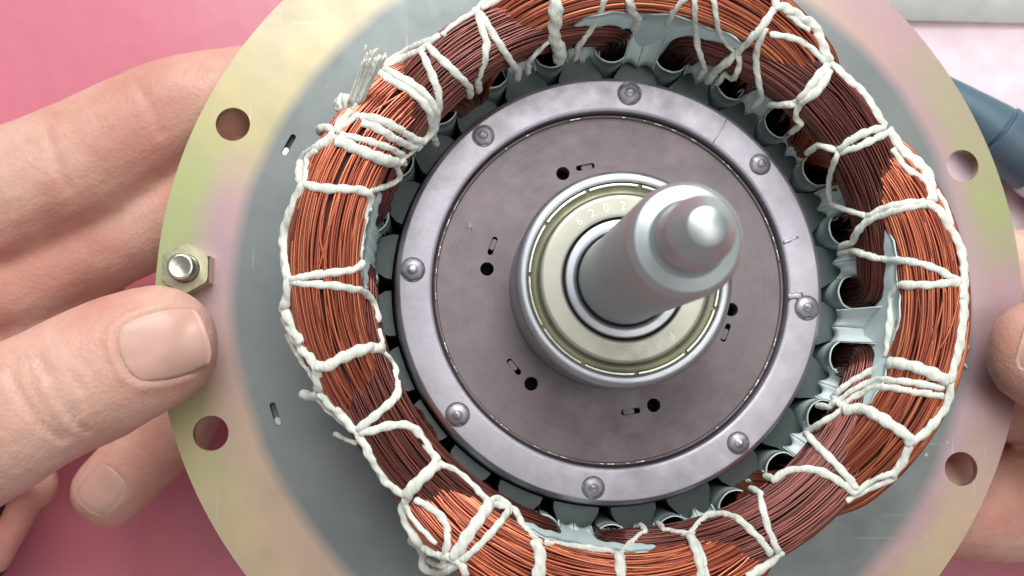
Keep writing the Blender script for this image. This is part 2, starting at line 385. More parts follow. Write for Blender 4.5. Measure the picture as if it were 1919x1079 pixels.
# ---- coils
OUTER=[-9,81,171,261]; INNER=[36,126,216,306]
def coil_path(kind, th0, n=64):
    # returns list of (theta_deg, r, z, wr, wz, tx, tz): bundle centre line, half sizes, tangent in the (arc, z) plane
    pts=[]
    if kind=='outer': fa,fb=33.0,43.0
    else: fa,fb=34.6,36.4
    D=9.0 if kind=='outer' else 2.6
    def centre(u):
        # u in [-1,1]
        s=-1 if u<0 else 1; a=abs(u)
        if a<0.72:
            phi=fa*a/0.72; q=phi/30.0
            dz=0.0
        elif a<0.93:
            k=(a-0.72)/0.21*math.pi/2
            phi=fa+(fb-fa)*math.sin(k); q=phi/30.0
            dz=-D*(1-math.cos(k))
        else:
            phi=fb+0.3*(a-0.93)/0.07; q=phi/30.0
            dz=-D-(a-0.93)/0.07*14.0
        if kind=='outer':
            r=49.4-1.3*q*q; z=-2.4-3.4*q*q+dz; wr=5.8-0.6*q*q; wz=5.0-0.3*q*q
            if a>0.72: f=min(1,(a-0.72)/0.21); wr*=1-0.3*f; wz*=1-0.35*f; r-=2.6*f
        else:
            r=46.0-0.2*q*q; z=-6.0-2.4*q*q+dz; wr=5.1-0.5*q*q; wz=5.0-0.2*q*q
            if a>0.72: f=min(1,(a-0.72)/0.21); wz*=1-0.12*f; wr*=1-0.08*f
        th=th0+s*phi
        r+=1.8*math.cos(math.radians(th-20)) if kind=='outer' else 1.4*math.cos(math.radians(th-30))
        return th,r,z,wr,wz
    for i in range(n):
        u=-1+2*i/(n-1)
        c=centre(u); e=1e-3
        p=centre(max(-1,u-e)); m=centre(min(1,u+e))
        tx=math.radians(m[0]-p[0])*c[1]; tz=m[2]-p[2]
        L=math.hypot(tx,tz) or 1.0
        pts.append(c+(tx/L,tz/L))
    return pts
def coil_point(c, a, b):
    th,r,z,wr,wz,tx,tz=c
    # offset b along the normal (-tz, tx) of the arc/z plane, a radially
    rr=r+a*wr
    t=math.radians(th)+(-tz*b*wz)/r
    return (rr*math.cos(t), rr*math.sin(t), z+tx*b*wz)
def make_coil(kind, th0, seed):
    rr = random.Random(seed); mb = MB(); n = 76; path = coil_path(kind, th0, n)
    # dark inside of the bundle
    cs = []
    for c in path:
        cs.append([coil_point(c, 0.86 * math.copysign(abs(math.cos(a)) ** 0.8, math.cos(a)), 0.86 * math.copysign(abs(math.sin(a)) ** 0.8, math.sin(a))) for a in [2 * math.pi * k / 18 for k in range(18)]])
    v = [p for ring in cs for p in ring]; f = []
    for i in range(n - 1):
        for k in range(18): k2 = (k + 1) % 18; f.append((i * 18 + k, i * 18 + k2, (i + 1) * 18 + k2, (i + 1) * 18 + k))
    mb.add(v, f, 1)
    wr = 0.225 if kind == 'outer' else 0.2
    count = 0
    for layer, (lev, num) in enumerate(((1.0, 84 if kind == 'outer' else 86), (0.95, 66))):
        for w in range(num):
            ps0 = -35 + 250 * (w + rr.uniform(-0.35, 0.35)) / num
            lv = lev + rr.uniform(-0.028, 0.02)
            f1, f2 = rr.uniform(0.6, 1.6), rr.uniform(2.0, 4.0); p1, p2 = rr.uniform(0, 6.3), rr.uniform(0, 6.3)
            amp = rr.choice([1.0, 1.2, 1.6, 2.6, 4.0, 7.5]) if layer == 0 else 3.0
            bulge = rr.uniform(0.0, 0.03)
            pts = []
            for i, c in enumerate(path):
                u = -1 + 2 * i / (n - 1)
                ps = math.radians(ps0 + amp * math.sin(f1 * u * 3.1 + p1) + 0.35 * amp * math.sin(f2 * u * 3.1 + p2))
                ca, sa = math.cos(ps), math.sin(ps)
                l2 = lv + bulge * math.sin(f2 * u * 2 + p1)
                pts.append(coil_point(c, l2 * math.copysign(abs(ca) ** 0.8, ca), l2 * math.copysign(abs(sa) ** 0.8, sa)))
            v, f = tube(pts, wr * rr.uniform(0.85, 1.15), 5, cap=False); mb.add(v, f, 0)
    for w in range(3 if kind == 'outer' else 2):        # a few stray turns lying across the bundle
        a0, a1 = rr.uniform(20, 160), rr.uniform(20, 160); lo, hi = sorted((rr.uniform(0.18, 0.5), rr.uniform(0.55, 0.82)))
        pts = []
        i0, i1 = int(lo * n), int(hi * n)
        for i in range(i0, i1 + 1):
            t = (i - i0) / max(1, i1 - i0); ps = math.radians(a0 + (a1 - a0) * t * 0.4); l2 = 1.035 - 0.1 * (abs(2 * t - 1) ** 6)
            ca, sa = math.cos(ps), math.sin(ps)
            pts.append(coil_point(path[i], l2 * math.copysign(abs(ca) ** 0.8, ca), l2 * math.copysign(abs(sa) ** 0.8, sa)))
        v, f = tube(pts, wr, 5, cap=False); mb.add(v, f, 0)
    return mb.mesh('copper_coil', [BRIGHT if kind == 'outer' else DARKW, CORE])
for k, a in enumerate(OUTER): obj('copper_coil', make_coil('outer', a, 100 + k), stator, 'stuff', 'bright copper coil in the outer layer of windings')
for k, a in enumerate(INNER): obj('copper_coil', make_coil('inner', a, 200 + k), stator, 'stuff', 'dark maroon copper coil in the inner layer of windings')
# wires that fill each slot, curving up into the coil above
def slot_fill(seed):
    rr = random.Random(seed); mb = MB()
    for k in range(95):
        x, y = 41.6 + 6.0 * math.sqrt(rr.random()), rr.uniform(-2.5, 2.5)
        if x < 43.9 and (x - 44.1) ** 2 + y * y > 8.0: continue
        lean = rr.uniform(0.6, 2.2); side = rr.choice((-1, 1)) * rr.uniform(0.5, 3)
        pts = []
        for i in range(7):
            t = i / 6; pts.append((x + lean * t ** 2.2, y + side * t ** 2.5, -33 + 20.5 * t))
        v, f = tube(pts, 0.25, 5); mb.add(v, f)
    return mb.mesh('slot_wires', DARKW)
fills = [slot_fill(k) for k in range(3)]
for k in range(24):
    o = obj('slot_wires', fills[k % 3], stator, 'stuff'); o.rotation_euler = (0, 0, R(PH + 15 * k))
# insulating paper between the two coil layers
for c0, half_ in ((-9, 23), (81, 22), (171, 11), (261, 17)):
    grid = []
    for i in range(6):
        row = []
        for j in range(25):
            th = c0 - half_ + 2 * half_ * j / 24; q = (th - c0) / 30.0
            r_ = 49.4 - 1.3 * q * q + 1.8 * math.cos(R(th - 20)) - 5.8 + 0.6 * q * q - 0.65 + 0.15 * math.sin(j * 1.9 + c0)
            t = i / 5
            zt = -1.6 - 1.6 * abs(q) ** 2 - 3.5 * max(0.0, abs(th - c0) / half_ - 0.75) * 4 + 0.5 * math.sin(j * 0.8 + c0)
            zb = -19 + 13.5 * max(0.0, min(1.0, (abs(th - c0) - 4.0) / 4.0)); row.append(((r_ + 0.5 * t * t) * math.cos(R(th)), (r_ + 0.5 * t * t) * math.sin(R(th)), zb + (zt + 0.8 - zb) * t))
        grid.append(row)
    v, f = sheet(grid, 0.3); obj('phase_paper', mesh('phase_paper', v, f, PAPER), stator)
# ---- white lacing cord
CORDS = [
(1.3,[[-23.7,44.7,-3.0],[-23.4,42.8,-1.6],[-23.0,41.0,-1.2],[-22.5,39.7,-1.2],[-22.1,38.4,-1.3],[-22.2,37.0,-1.5],[-22.4,35.7,-2.2],[-23.0,34.3,-3.4],[-23.5,33.3,-5.0]]),
(1.3,[[-23.3,44.1,-2.4],[-22.5,42.4,-1.4],[-21.5,40.7,-1.2],[-20.7,39.4,-1.3],[-19.9,38.3,-1.7],[-18.8,37.1,-3.0],[-17.7,36.4,-5.0],[-17.0,36.4,-7.1],[-16.6,36.8,-9.0]]),
(1.5,[[-24.1,44.2,-2.7],[-23.3,45.0,-3.2],[-22.4,45.8,-3.1],[-21.5,46.4,-2.7],[-20.8,46.9,-2.4]]),
(1.2,[[-23.7,44.2,-2.5],[-24.6,43.6,-2.4],[-25.7,42.9,-2.3],[-26.4,42.4,-2.3],[-27.0,41.9,-2.2],[-27.6,41.4,-2.2],[-28.3,40.8,-2.1],[-28.9,40.2,-1.9],[-29.4,39.7,-1.9]]),
(1.2,[[-22.9,44.6,-2.6],[-21.6,45.3,-2.2],[-20.2,46.0,-1.8],[-19.5,46.5,-1.7],[-19.2,46.7,-1.5]]),
(1.5,[[-29.6,39.7,-2.0],[-30.5,39.3,-2.2],[-31.8,38.9,-2.9],[-33.3,38.9,-4.7],[-34.9,38.9,-6.8],[-36.4,38.4,-7.8],[-37.6,37.7,-8.0],[-38.6,37.2,-8.0],[-39.3,36.9,-8.0]]),
(1.3,[[-31.9,37.8,-2.1],[-32.8,37.4,-2.4],[-34.1,37.0,-3.2],[-35.6,36.7,-4.3],[-37.1,36.2,-4.8],[-38.0,35.6,-4.6],[-38.7,35.2,-4.8]]),
(1.4,[[-32.0,38.5,-2.5],[-30.9,37.0,-1.4],[-29.5,35.5,-1.1],[-28.4,34.5,-1.1],[-27.3,33.5,-1.4],[-26.0,32.6,-2.4],[-25.0,32.3,-4.6]]),
(1.4,[[-32.6,37.1,-2.1],[-32.1,35.6,-1.4],[-31.4,33.9,-1.2],[-30.7,32.3,-1.3],[-30.1,30.8,-1.7],[-29.8,29.4,-2.3],[-29.8,28.3,-3.2],[-30.1,27.2,-4.3],[-30.5,26.2,-5.2],[-30.9,25.1,-6.1],[-31.5,24.1,-6.2],[-32.1,23.3,-5.6],[-32.7,22.9,-5.7]]),
(1.4,[[-39.7,34.0,-4.0],[-38.4,32.6,-1.9],[-36.8,31.5,-1.3],[-35.3,30.7,-1.4],[-33.9,29.8,-1.5],[-32.9,29.0,-1.6],[-32.0,28.2,-2.0],[-31.4,27.3,-2.7],[-31.1,26.4,-3.8],[-31.1,25.4,-5.6],[-31.1,24.5,-6.6]]),
(1.4,[[-39.0,35.1,-5.4],[-37.5,33.5,-2.2],[-35.9,32.5,-1.7],[-34.4,31.6,-1.5],[-33.0,30.6,-1.4],[-31.7,29.5,-1.7],[-30.8,28.3,-2.4],[-30.3,27.4,-3.7],[-30.3,26.5,-5.2],[-30.6,25.3,-6.2],[-30.9,24.8,-8.8]]),
(1.5,[[-42.2,25.3,0.6],[-41.0,25.2,0.6],[-39.4,24.9,0.4],[-38.0,24.5,0.2],[-36.7,24.0,-0.6],[-35.2,23.5,-2.3],[-34.0,23.1,-3.8],[-33.1,22.9,-4.9],[-32.6,22.7,-5.5]]),
(1.5,[[-41.9,24.3,0.8],[-40.8,23.9,0.8],[-39.4,23.4,0.6],[-38.2,22.8,0.2],[-37.0,22.3,-0.9],[-35.8,22.1,-2.5],[-34.6,22.0,-4.1],[-33.6,22.1,-5.3],[-32.9,22.2,-6.0]]),
(1.2,[[-45.2,22.2,1.2],[-44.2,22.0,1.3],[-42.7,21.7,1.3],[-41.6,21.4,1.3],[-40.4,21.2,1.0],[-39.3,20.9,0.7],[-38.0,20.7,-0.1],[-37.0,20.6,-1.7],[-36.1,20.4,-3.2],[-35.6,20.3,-4.5]]),
(2,[[-45.8,21.2,1.3],[-44.5,20.7,1.5],[-43.0,20.0,1.6],[-41.4,19.4,1.4],[-39.9,18.9,0.8],[-38.4,18.7,-0.6],[-37.1,18.9,-2.9],[-36.2,19.4,-4.3],[-35.6,19.8,-4.9]]),
(1.4,[[-43.5,26.4,0.0],[-44.2,25.7,0.2],[-45.0,24.7,0.4],[-45.6,23.6,0.6],[-46.0,22.7,0.7]]),
(1.2,[[-42.2,25.7,0.5],[-43.0,25.1,0.6],[-44.0,24.3,0.7],[-45.1,23.4,0.8],[-45.9,22.7,0.8]]),
(1.4,[[-49.6,25.6,-8.0],[-48.4,24.2,-2.4],[-47.7,24.0,-1.5],[-46.7,23.2,0.2],[-46.0,22.6,0.7]]),
(1.7,[[-46.0,22.3,0.9],[-47.0,21.4,0.8],[-48.4,20.4,0.3],[-50.0,20.5,-2.9],[-51.5,20.6,-6.1],[-52.3,19.9,-7.3],[-52.3,18.3,-5.5],[-51.6,16.0,-1.4],[-51.2,14.5,0.2]]),
(1.2,[[-48.6,19.8,0.4],[-49.5,19.5,-0.2],[-50.4,18.9,-0.9],[-50.4,17.9,-0.7],[-50.3,16.7,0.2],[-50.4,15.3,0.8],[-50.6,14.3,0.9]]),
(1.5,[[-51.0,14.4,0.6],[-49.8,13.9,1.6],[-48.3,13.5,2.2],[-46.6,13.3,2.4],[-44.9,13.3,2.3],[-43.3,13.3,2.1],[-41.9,13.3,1.4],[-41.1,13.2,0.9],[-40.7,13.0,0.4],[-40.5,12.5,-0.1],[-40.5,11.9,-0.4],[-40.7,11.1,-0.7],[-40.8,10.3,-0.7]]),
(1.1,[[-40.9,13.3,0.6],[-39.8,14.0,-1.3],[-38.4,15.1,-4.0],[-37.3,16.0,-5.6],[-36.6,16.7,-6.4],[-36.3,17.2,-6.5],[-36.3,17.6,-5.9],[-36.5,18.3,-4.9],[-36.8,18.9,-4.2]]),
(1,[[-32.6,22.5,-5.5],[-33.2,22.1,-5.7],[-34.0,21.5,-5.6],[-34.9,20.7,-5.3],[-35.6,19.9,-4.9],[-35.5,19.5,-5.4],[-35.3,19.4,-6.3]]),
(1.8,[[-50.5,14.2,1.2],[-51.1,13.3,0.7],[-51.8,12.0,0.2],[-52.5,10.5,-0.1],[-53.2,8.9,-0.9],[-53.7,7.6,-1.6],[-53.9,6.3,-1.9],[-53.8,5.0,-1.6],[-53.5,3.7,-1.0],[-53.2,2.0,-0.2],[-52.9,0.5,0.2],[-52.8,-0.5,0.1],[-52.7,-1.4,0.2],[-52.9,-2.7,-0.4],[-53.1,-3.8,-0.9],[-53.4,-4.4,-1.2],[-53.8,-4.9,-2.9],[-53.2,-6.0,-1.3],[-52.6,-7.0,-1.4],[-52.1,-8.0,-1.4],[-51.6,-9.0,-1.1],[-51.0,-9.8,-0.6],[-50.6,-10.4,-0.6]]),
(0.9,[[-55.4,7.0,-8.0],[-55.3,5.4,-7.6],[-54.8,3.2,-5.4],[-53.8,1.3,-1.0],[-53.7,0.4,-1.2]]),
(1.3,[[-52.4,-0.7,0.6],[-51.2,-0.6,1.6],[-49.6,-0.3,2.1],[-47.9,-0.0,2.2],[-46.2,0.2,2.2],[-44.7,0.4,1.9],[-43.4,0.7,1.2],[-42.5,1.1,0.5],[-42.0,1.5,-0.3],[-41.8,2.0,-0.8],[-41.8,2.4,-1.1]]),
(1.3,[[-52.4,-1.0,0.6],[-50.9,-1.3,1.6],[-49.1,-1.5,2.0],[-47.4,-1.6,2.1],[-45.7,-1.7,2.0],[-44.2,-1.9,1.5],[-42.9,-2.1,0.7],[-42.0,-2.1,-0.9],[-41.4,-2.3,-3.4],[-40.7,-2.8,-4.8],[-40.3,-3.6,-5.5],[-39.9,-4.3,-5.8],[-39.7,-5.1,-5.8],[-39.5,-6.1,-5.5],[-39.5,-6.9,-5.6]]),
(1.7,[[-54.4,-6.4,-8.0],[-52.9,-7.8,-2.2],[-52.2,-9.2,-1.8],[-51.3,-10.3,-1.5],[-50.4,-11.5,-1.0],[-49.4,-12.6,-0.6],[-48.7,-13.6,-0.6],[-48.4,-14.6,-0.9],[-48.3,-15.6,-1.4],[-48.2,-16.8,-2.1],[-48.2,-17.7,-2.8]]),
(1.1,[[-54.0,-9.1,-8.0],[-53.0,-10.5,-6.0],[-51.5,-12.1,-2.6],[-50.7,-13.3,-2.7],[-49.8,-14.5,-2.4],[-49.1,-15.6,-2.3],[-48.7,-16.5,-2.6],[-48.5,-17.4,-3.0],[-48.5,-17.9,-3.8]]),
(1.9,[[-48.4,-13.8,-0.6],[-47.7,-14.0,-0.4],[-46.8,-14.1,-0.2],[-45.8,-13.6,0.0],[-44.7,-12.9,0.1],[-43.4,-12.3,0.0],[-42.0,-11.7,-0.2],[-40.9,-11.3,-1.2],[-40.0,-11.1,-2.5],[-39.1,-11.1,-3.4],[-38.5,-11.1,-4.5]]),
(1,[[-38.9,-11.1,-3.7],[-38.4,-11.6,-4.1],[-37.8,-12.3,-4.6],[-37.2,-13.1,-5.5],[-36.6,-13.9,-5.5],[-36.4,-14.6,-5.1],[-36.4,-15.1,-4.8],[-36.3,-15.8,-4.3],[-36.2,-16.4,-4.2]]),
(1,[[-39.3,-8.0,-4.9],[-39.0,-8.8,-4.8],[-38.7,-9.7,-4.7],[-38.7,-10.4,-4.5],[-38.7,-10.9,-4.1]]),
(1.4,[[-36.3,-16.3,-3.9],[-36.0,-17.0,-3.5],[-35.9,-17.9,-3.0],[-36.2,-18.8,-2.3],[-36.8,-19.5,-1.7],[-37.6,-20.3,-1.3],[-38.6,-21.1,-1.2],[-39.6,-22.0,-1.2],[-40.6,-22.7,-1.3],[-41.4,-23.5,-1.6],[-41.9,-24.0,-2.2]]),
(1.7,[[-48.2,-17.9,-3.1],[-47.5,-18.6,-3.0],[-46.6,-19.6,-2.9],[-45.6,-20.6,-2.9],[-44.7,-21.6,-3.1],[-43.7,-22.6,-3.0],[-42.8,-23.5,-2.7],[-42.2,-24.0,-2.4],[-41.8,-24.6,-2.3],[-41.2,-25.5,-2.1],[-40.6,-26.4,-2.1],[-40.2,-27.3,-2.2],[-39.7,-28.3,-2.4],[-39.0,-29.4,-2.6],[-38.3,-30.4,-2.7],[-37.8,-31.2,-2.8],[-37.3,-31.9,-2.9],[-36.5,-32.5,-2.7],[-35.7,-33.1,-2.4],[-34.8,-33.7,-2.3],[-34.1,-34.2,-2.2]]),
(1,[[-48.6,-18.9,-4.0],[-47.9,-19.7,-4.2],[-47.0,-20.8,-4.3],[-45.9,-21.7,-4.3],[-44.8,-22.6,-4.4],[-43.7,-23.5,-3.9],[-42.8,-24.1,-3.2]]),
(1,[[-41.6,-24.8,-2.3],[-40.9,-26.1,-2.2],[-40.2,-27.6,-2.4],[-39.7,-28.6,-2.5],[-39.2,-29.5,-2.6],[-38.7,-30.5,-3.1],[-38.4,-31.4,-4.0]]),
(1.5,[[-51.3,-18.4,-8.0],[-50.7,-18.6,-7.8],[-49.9,-18.8,-6.6],[-49.0,-18.6,-4.2],[-48.4,-18.3,-3.4]]),
(1.4,[[-41.9,-24.4,-2.3],[-40.8,-24.2,-1.6],[-39.4,-23.9,-1.2],[-38.2,-23.5,-1.1],[-36.9,-23.2,-1.1],[-35.7,-23.1,-1.3],[-34.6,-23.1,-1.6],[-33.8,-23.4,-1.8],[-33.0,-23.9,-2.0],[-32.4,-24.6,-2.1],[-31.9,-25.3,-2.2],[-31.3,-26.2,-2.1],[-30.7,-27.2,-2.1],[-30.0,-28.1,-2.0],[-29.5,-28.9,-1.9]]),
(0.8,[[-46.1,-24.8,-8.0],[-45.5,-25.1,-7.8],[-44.6,-25.5,-6.6],[-43.2,-25.8,-4.3],[-42.2,-26.0,-3.6]]),
(2,[[-29.5,-29.1,-1.9],[-30.3,-29.7,-1.5],[-31.3,-30.7,-1.3],[-32.4,-31.7,-1.2],[-33.3,-32.7,-1.4],[-34.0,-33.5,-1.8],[-34.4,-34.2,-2.4]]),
(1.2,[[-29.5,-29.1,-1.9],[-28.3,-29.5,-2.2],[-26.9,-30.2,-2.9],[-25.9,-31.0,-3.2],[-24.9,-31.9,-3.3],[-23.8,-32.9,-3.3],[-22.8,-33.9,-3.3],[-21.8,-34.9,-3.3],[-21.1,-35.6,-3.3]]),
(2,[[-21.4,-35.3,-3.3],[-21.9,-36.0,-1.9],[-22.7,-36.9,-0.4],[-23.6,-38.1,0.3],[-24.6,-39.4,0.5],[-25.4,-40.6,0.5],[-26.0,-41.7,0.4],[-26.6,-42.5,0.1],[-27.0,-43.1,-0.3]]),
(1.2,[[-18.3,-36.5,-4.6],[-18.8,-37.0,-3.1],[-19.5,-37.7,-1.1],[-20.3,-38.3,0.1],[-21.1,-39.2,0.6],[-21.9,-40.0,0.9],[-23.1,-41.2,1.0],[-24.2,-42.2,0.9],[-25.2,-43.1,0.5],[-25.9,-43.6,0.1]]),
(1.2,[[-21.8,-35.3,-3.0],[-21.2,-35.0,-3.7],[-20.4,-34.8,-4.4],[-19.4,-35.1,-4.9],[-18.6,-35.7,-5.0],[-18.3,-36.4,-4.6],[-18.3,-37.1,-4.0]]),
(1.3,[[-33.0,-34.6,-2.0],[-31.7,-35.2,-1.6],[-30.3,-36.0,-1.2],[-29.3,-36.7,-0.8],[-28.6,-37.5,-0.6],[-28.1,-38.4,-0.3],[-27.9,-39.5,-0.2],[-27.9,-40.5,-0.1],[-28.0,-41.8,-0.4],[-28.3,-43.6,-1.7],[-28.5,-45.2,-3.2]]),
(1.6,[[-34.2,-34.2,-2.2],[-34.6,-35.1,-3.0],[-34.9,-36.2,-3.7],[-34.7,-37.6,-4.2],[-34.1,-39.0,-4.2],[-33.4,-40.1,-3.6],[-32.6,-41.1,-3.6],[-32.1,-42.6,-6.3],[-31.7,-43.7,-8.0]]),
(1.1,[[-34.7,-34.5,-2.7],[-34.4,-35.5,-2.8],[-33.8,-36.8,-2.7],[-33.0,-37.9,-2.3],[-31.9,-39.0,-1.9],[-30.6,-40.2,-1.4],[-29.5,-41.2,-1.0]]),
(1.5,[[-33.5,-41.8,-8.0],[-32.4,-42.2,-6.1],[-30.9,-42.5,-3.0],[-29.7,-42.9,-2.3],[-28.5,-43.1,-1.4],[-27.5,-43.1,-0.4],[-26.5,-43.4,-0.1],[-25.7,-44.4,0.0],[-25.0,-45.5,-0.2]]),
(1.3,[[-31.7,-43.7,-8.0],[-32.0,-44.6,-8.0],[-32.0,-45.7,-8.0],[-31.3,-46.4,-8.0],[-30.3,-46.7,-7.6],[-29.1,-46.4,-5.7],[-27.9,-45.4,-1.9],[-26.7,-44.4,-0.6],[-25.9,-43.6,0.1]]),
(1.1,[[-31.2,-44.7,-8.0],[-30.0,-45.0,-5.9],[-28.5,-44.9,-2.4],[-27.2,-44.3,-1.0],[-26.2,-43.6,0.1]]),
(2,[[-14.5,-40.7,0.3],[-14.2,-41.4,1.0],[-13.9,-42.4,1.6],[-13.9,-43.4,2.0],[-14.0,-44.4,2.2],[-14.2,-45.3,2.3],[-14.3,-45.9,2.3]]),
(1.2,[[-14.2,-40.7,0.2],[-15.1,-39.8,-0.7],[-16.2,-38.7,-2.5],[-16.6,-38.0,-3.9],[-16.9,-37.3,-4.6],[-17.2,-36.9,-4.8],[-17.7,-36.5,-4.8],[-18.5,-36.1,-4.5],[-19.4,-35.9,-4.2],[-20.4,-35.7,-3.8],[-21.2,-35.6,-3.3]]),
(1.1,[[-13.1,-41.0,0.3],[-11.6,-41.2,-0.2],[-9.7,-41.5,-0.6],[-8.0,-41.8,-0.9],[-6.3,-42.0,-0.9],[-4.6,-42.3,-0.8],[-3.0,-42.6,-1.1],[-1.9,-42.9,-0.9],[-1.3,-43.1,-0.3]]),
(1.8,[[-1.4,-43.1,-0.3],[-1.5,-43.5,0.4],[-1.6,-44.2,1.2],[-1.6,-45.2,1.8],[-1.6,-46.1,2.1]]),
(1,[[-1.3,-43.2,-0.3],[-0.4,-42.7,-2.5],[0.7,-42.1,-4.2],[1.4,-41.8,-5.1],[2.0,-41.5,-5.4],[3.0,-41.0,-6.0],[3.9,-40.5,-6.5]]),
(1,[[6.8,-40.2,-5.9],[7.7,-40.2,-5.2],[8.7,-40.3,-4.3],[9.6,-40.4,-3.9],[10.3,-40.5,-3.5]]),
(1.5,[[10.3,-40.5,-3.6],[10.5,-41.4,-2.4],[10.7,-42.5,-1.0],[10.9,-43.5,-0.3],[11.0,-44.5,0.2],[11.0,-45.6,0.5],[11.1,-46.6,0.6]]),
(1,[[10.6,-40.5,-3.5],[11.0,-41.4,-2.4],[11.4,-42.5,-1.0],[11.7,-43.5,-0.3],[11.8,-44.5,0.1],[11.9,-45.7,0.3],[12.0,-46.6,0.4]]),
(1.2,[[10.6,-40.5,-3.5],[11.3,-39.7,-4.1],[12.4,-38.9,-4.9],[13.2,-38.3,-5.4],[14.0,-37.8,-5.5],[15.2,-37.6,-5.2],[16.3,-37.5,-4.2],[17.2,-37.7,-3.3],[18.0,-38.1,-2.3],[18.8,-38.8,-1.7],[19.7,-39.7,-1.4],[20.5,-40.5,-1.3],[21.3,-41.3,-1.3],[22.2,-42.5,-1.4],[23.0,-43.5,-1.9]]),
(1.2,[[22.3,-34.4,-4.5],[21.9,-35.5,-2.8],[21.9,-37.0,-1.7],[22.1,-38.3,-1.3],[22.5,-39.7,-1.2],[23.0,-40.9,-1.2],[23.6,-42.2,-1.4],[24.2,-43.2,-2.0]]),
(1.5,[[24.8,-43.0,-2.0],[23.9,-43.9,-2.4],[22.5,-45.1,-2.5],[21.2,-45.8,-2.2],[19.9,-46.4,-1.7],[18.9,-46.9,-1.4]]),
(1.4,[[25.0,-32.4,-5.0],[25.5,-31.7,-4.8],[26.3,-31.0,-4.5],[27.6,-30.6,-3.9],[29.0,-30.4,-2.9],[30.2,-30.4,-2.1],[31.4,-30.7,-1.6],[32.8,-31.4,-1.4],[34.2,-32.3,-1.4],[35.8,-33.4,-1.7],[37.1,-34.2,-1.9]]),
(1.4,[[32.3,-25.0,-10.8],[31.5,-25.5,-6.8],[31.8,-26.5,-5.0],[32.1,-27.4,-3.1],[32.7,-28.3,-2.2],[33.5,-29.2,-1.7],[34.3,-30.1,-1.5],[35.3,-31.3,-1.5],[36.3,-32.5,-1.6],[37.0,-33.4,-1.7]]),
(1.1,[[36.9,-34.1,-2.0],[37.7,-33.4,-1.6],[38.7,-32.4,-1.2],[39.8,-31.7,-0.9],[41.4,-31.1,-0.7],[42.7,-30.9,-0.8]]),
(1.1,[[35.4,-35.3,-2.2],[36.2,-34.9,-2.2],[37.3,-34.3,-2.0],[38.5,-33.6,-1.7],[40.0,-32.9,-1.4],[41.2,-32.4,-1.3],[42.5,-31.9,-1.3],[43.6,-31.6,-1.8]]),
(1.5,[[42.4,-31.4,-1.0],[43.2,-30.3,-0.6],[44.1,-28.8,-0.1],[44.5,-27.2,0.4],[44.8,-26.0,0.7]]),
(0.9,[[42.8,-30.6,-0.7],[43.4,-29.5,-0.3],[44.1,-28.2,0.1],[44.4,-27.2,0.4],[44.4,-26.6,0.6]]),
(1.5,[[44.8,-26.0,0.7],[46.0,-25.3,0.8],[47.7,-24.1,0.8],[48.6,-23.1,0.9],[49.6,-22.0,0.8],[50.4,-21.0,0.9],[50.9,-20.1,1.0],[51.2,-19.1,1.2],[51.3,-17.6,1.5],[51.3,-16.3,1.8]]),
(2,[[36.5,-21.1,-4.6],[37.4,-20.9,-3.9],[38.5,-20.8,-3.0],[39.3,-21.1,-1.7],[40.0,-21.7,-0.5],[40.9,-22.4,0.4],[41.9,-23.2,0.8],[43.0,-24.0,1.0],[44.0,-24.7,1.0],[44.7,-25.5,0.8],[45.2,-26.1,0.6]]),
(1.2,[[32.3,-24.8,-9.9],[32.8,-24.0,-8.1],[33.5,-23.1,-6.4],[34.6,-22.4,-5.9],[35.5,-21.8,-5.4],[36.3,-21.2,-4.9],[36.8,-20.8,-4.5]]),
(1.4,[[36.5,-18.9,-8.9],[36.4,-19.9,-6.3],[36.8,-20.9,-4.7]]),
(1.2,[[35.3,-20.7,-7.4],[35.6,-20.2,-7.0],[36.0,-19.7,-6.5],[36.5,-19.5,-6.7],[37.0,-19.4,-7.1]]),
(1.2,[[36.5,-18.9,-8.5],[37.0,-17.8,-6.8],[38.4,-16.6,-6.3],[39.6,-15.8,-5.6],[40.9,-15.0,-5.0],[41.9,-14.4,-4.3],[42.7,-13.7,-3.1],[42.9,-13.3,-1.5]]),
(1.2,[[36.6,-19.7,-6.7],[37.5,-18.7,-5.9],[38.8,-17.6,-5.0],[40.2,-16.8,-4.3],[41.4,-16.2,-3.2],[41.9,-16.1,-1.4],[42.5,-16.2,0.1],[43.3,-16.3,1.0],[44.3,-16.4,1.5],[45.5,-16.6,1.9],[47.1,-16.9,2.1],[48.8,-17.2,2.1],[50.2,-17.4,1.9]]),
(1.2,[[36.8,-20.3,-5.5],[37.5,-19.6,-5.0],[38.6,-18.8,-4.4],[39.6,-18.1,-3.8],[40.7,-17.5,-2.6],[41.5,-17.3,-0.6],[42.4,-17.4,0.4],[43.5,-17.6,1.3],[44.9,-17.9,1.7],[46.2,-18.1,1.9],[47.7,-18.3,2.0],[49.1,-18.5,1.9],[50.2,-18.7,1.7]]),
(2,[[42.9,-13.4,-1.5],[43.5,-13.5,0.1],[44.6,-13.8,1.4],[45.9,-14.2,2.0],[47.4,-14.8,2.2],[48.6,-15.3,2.3],[49.9,-15.9,2.2],[50.9,-16.3,1.9]]),
(1.6,[[54.0,-0.9,1.9],[54.0,-1.8,2.0],[54.0,-3.2,2.0],[53.9,-4.7,2.1],[53.7,-6.3,2.2],[53.4,-7.9,2.2],[53.1,-9.5,2.2],[52.8,-10.9,2.1],[52.4,-12.3,2.1],[52.0,-13.5,2.0],[51.5,-15.3,2.0],[51.1,-16.6,1.8]]),
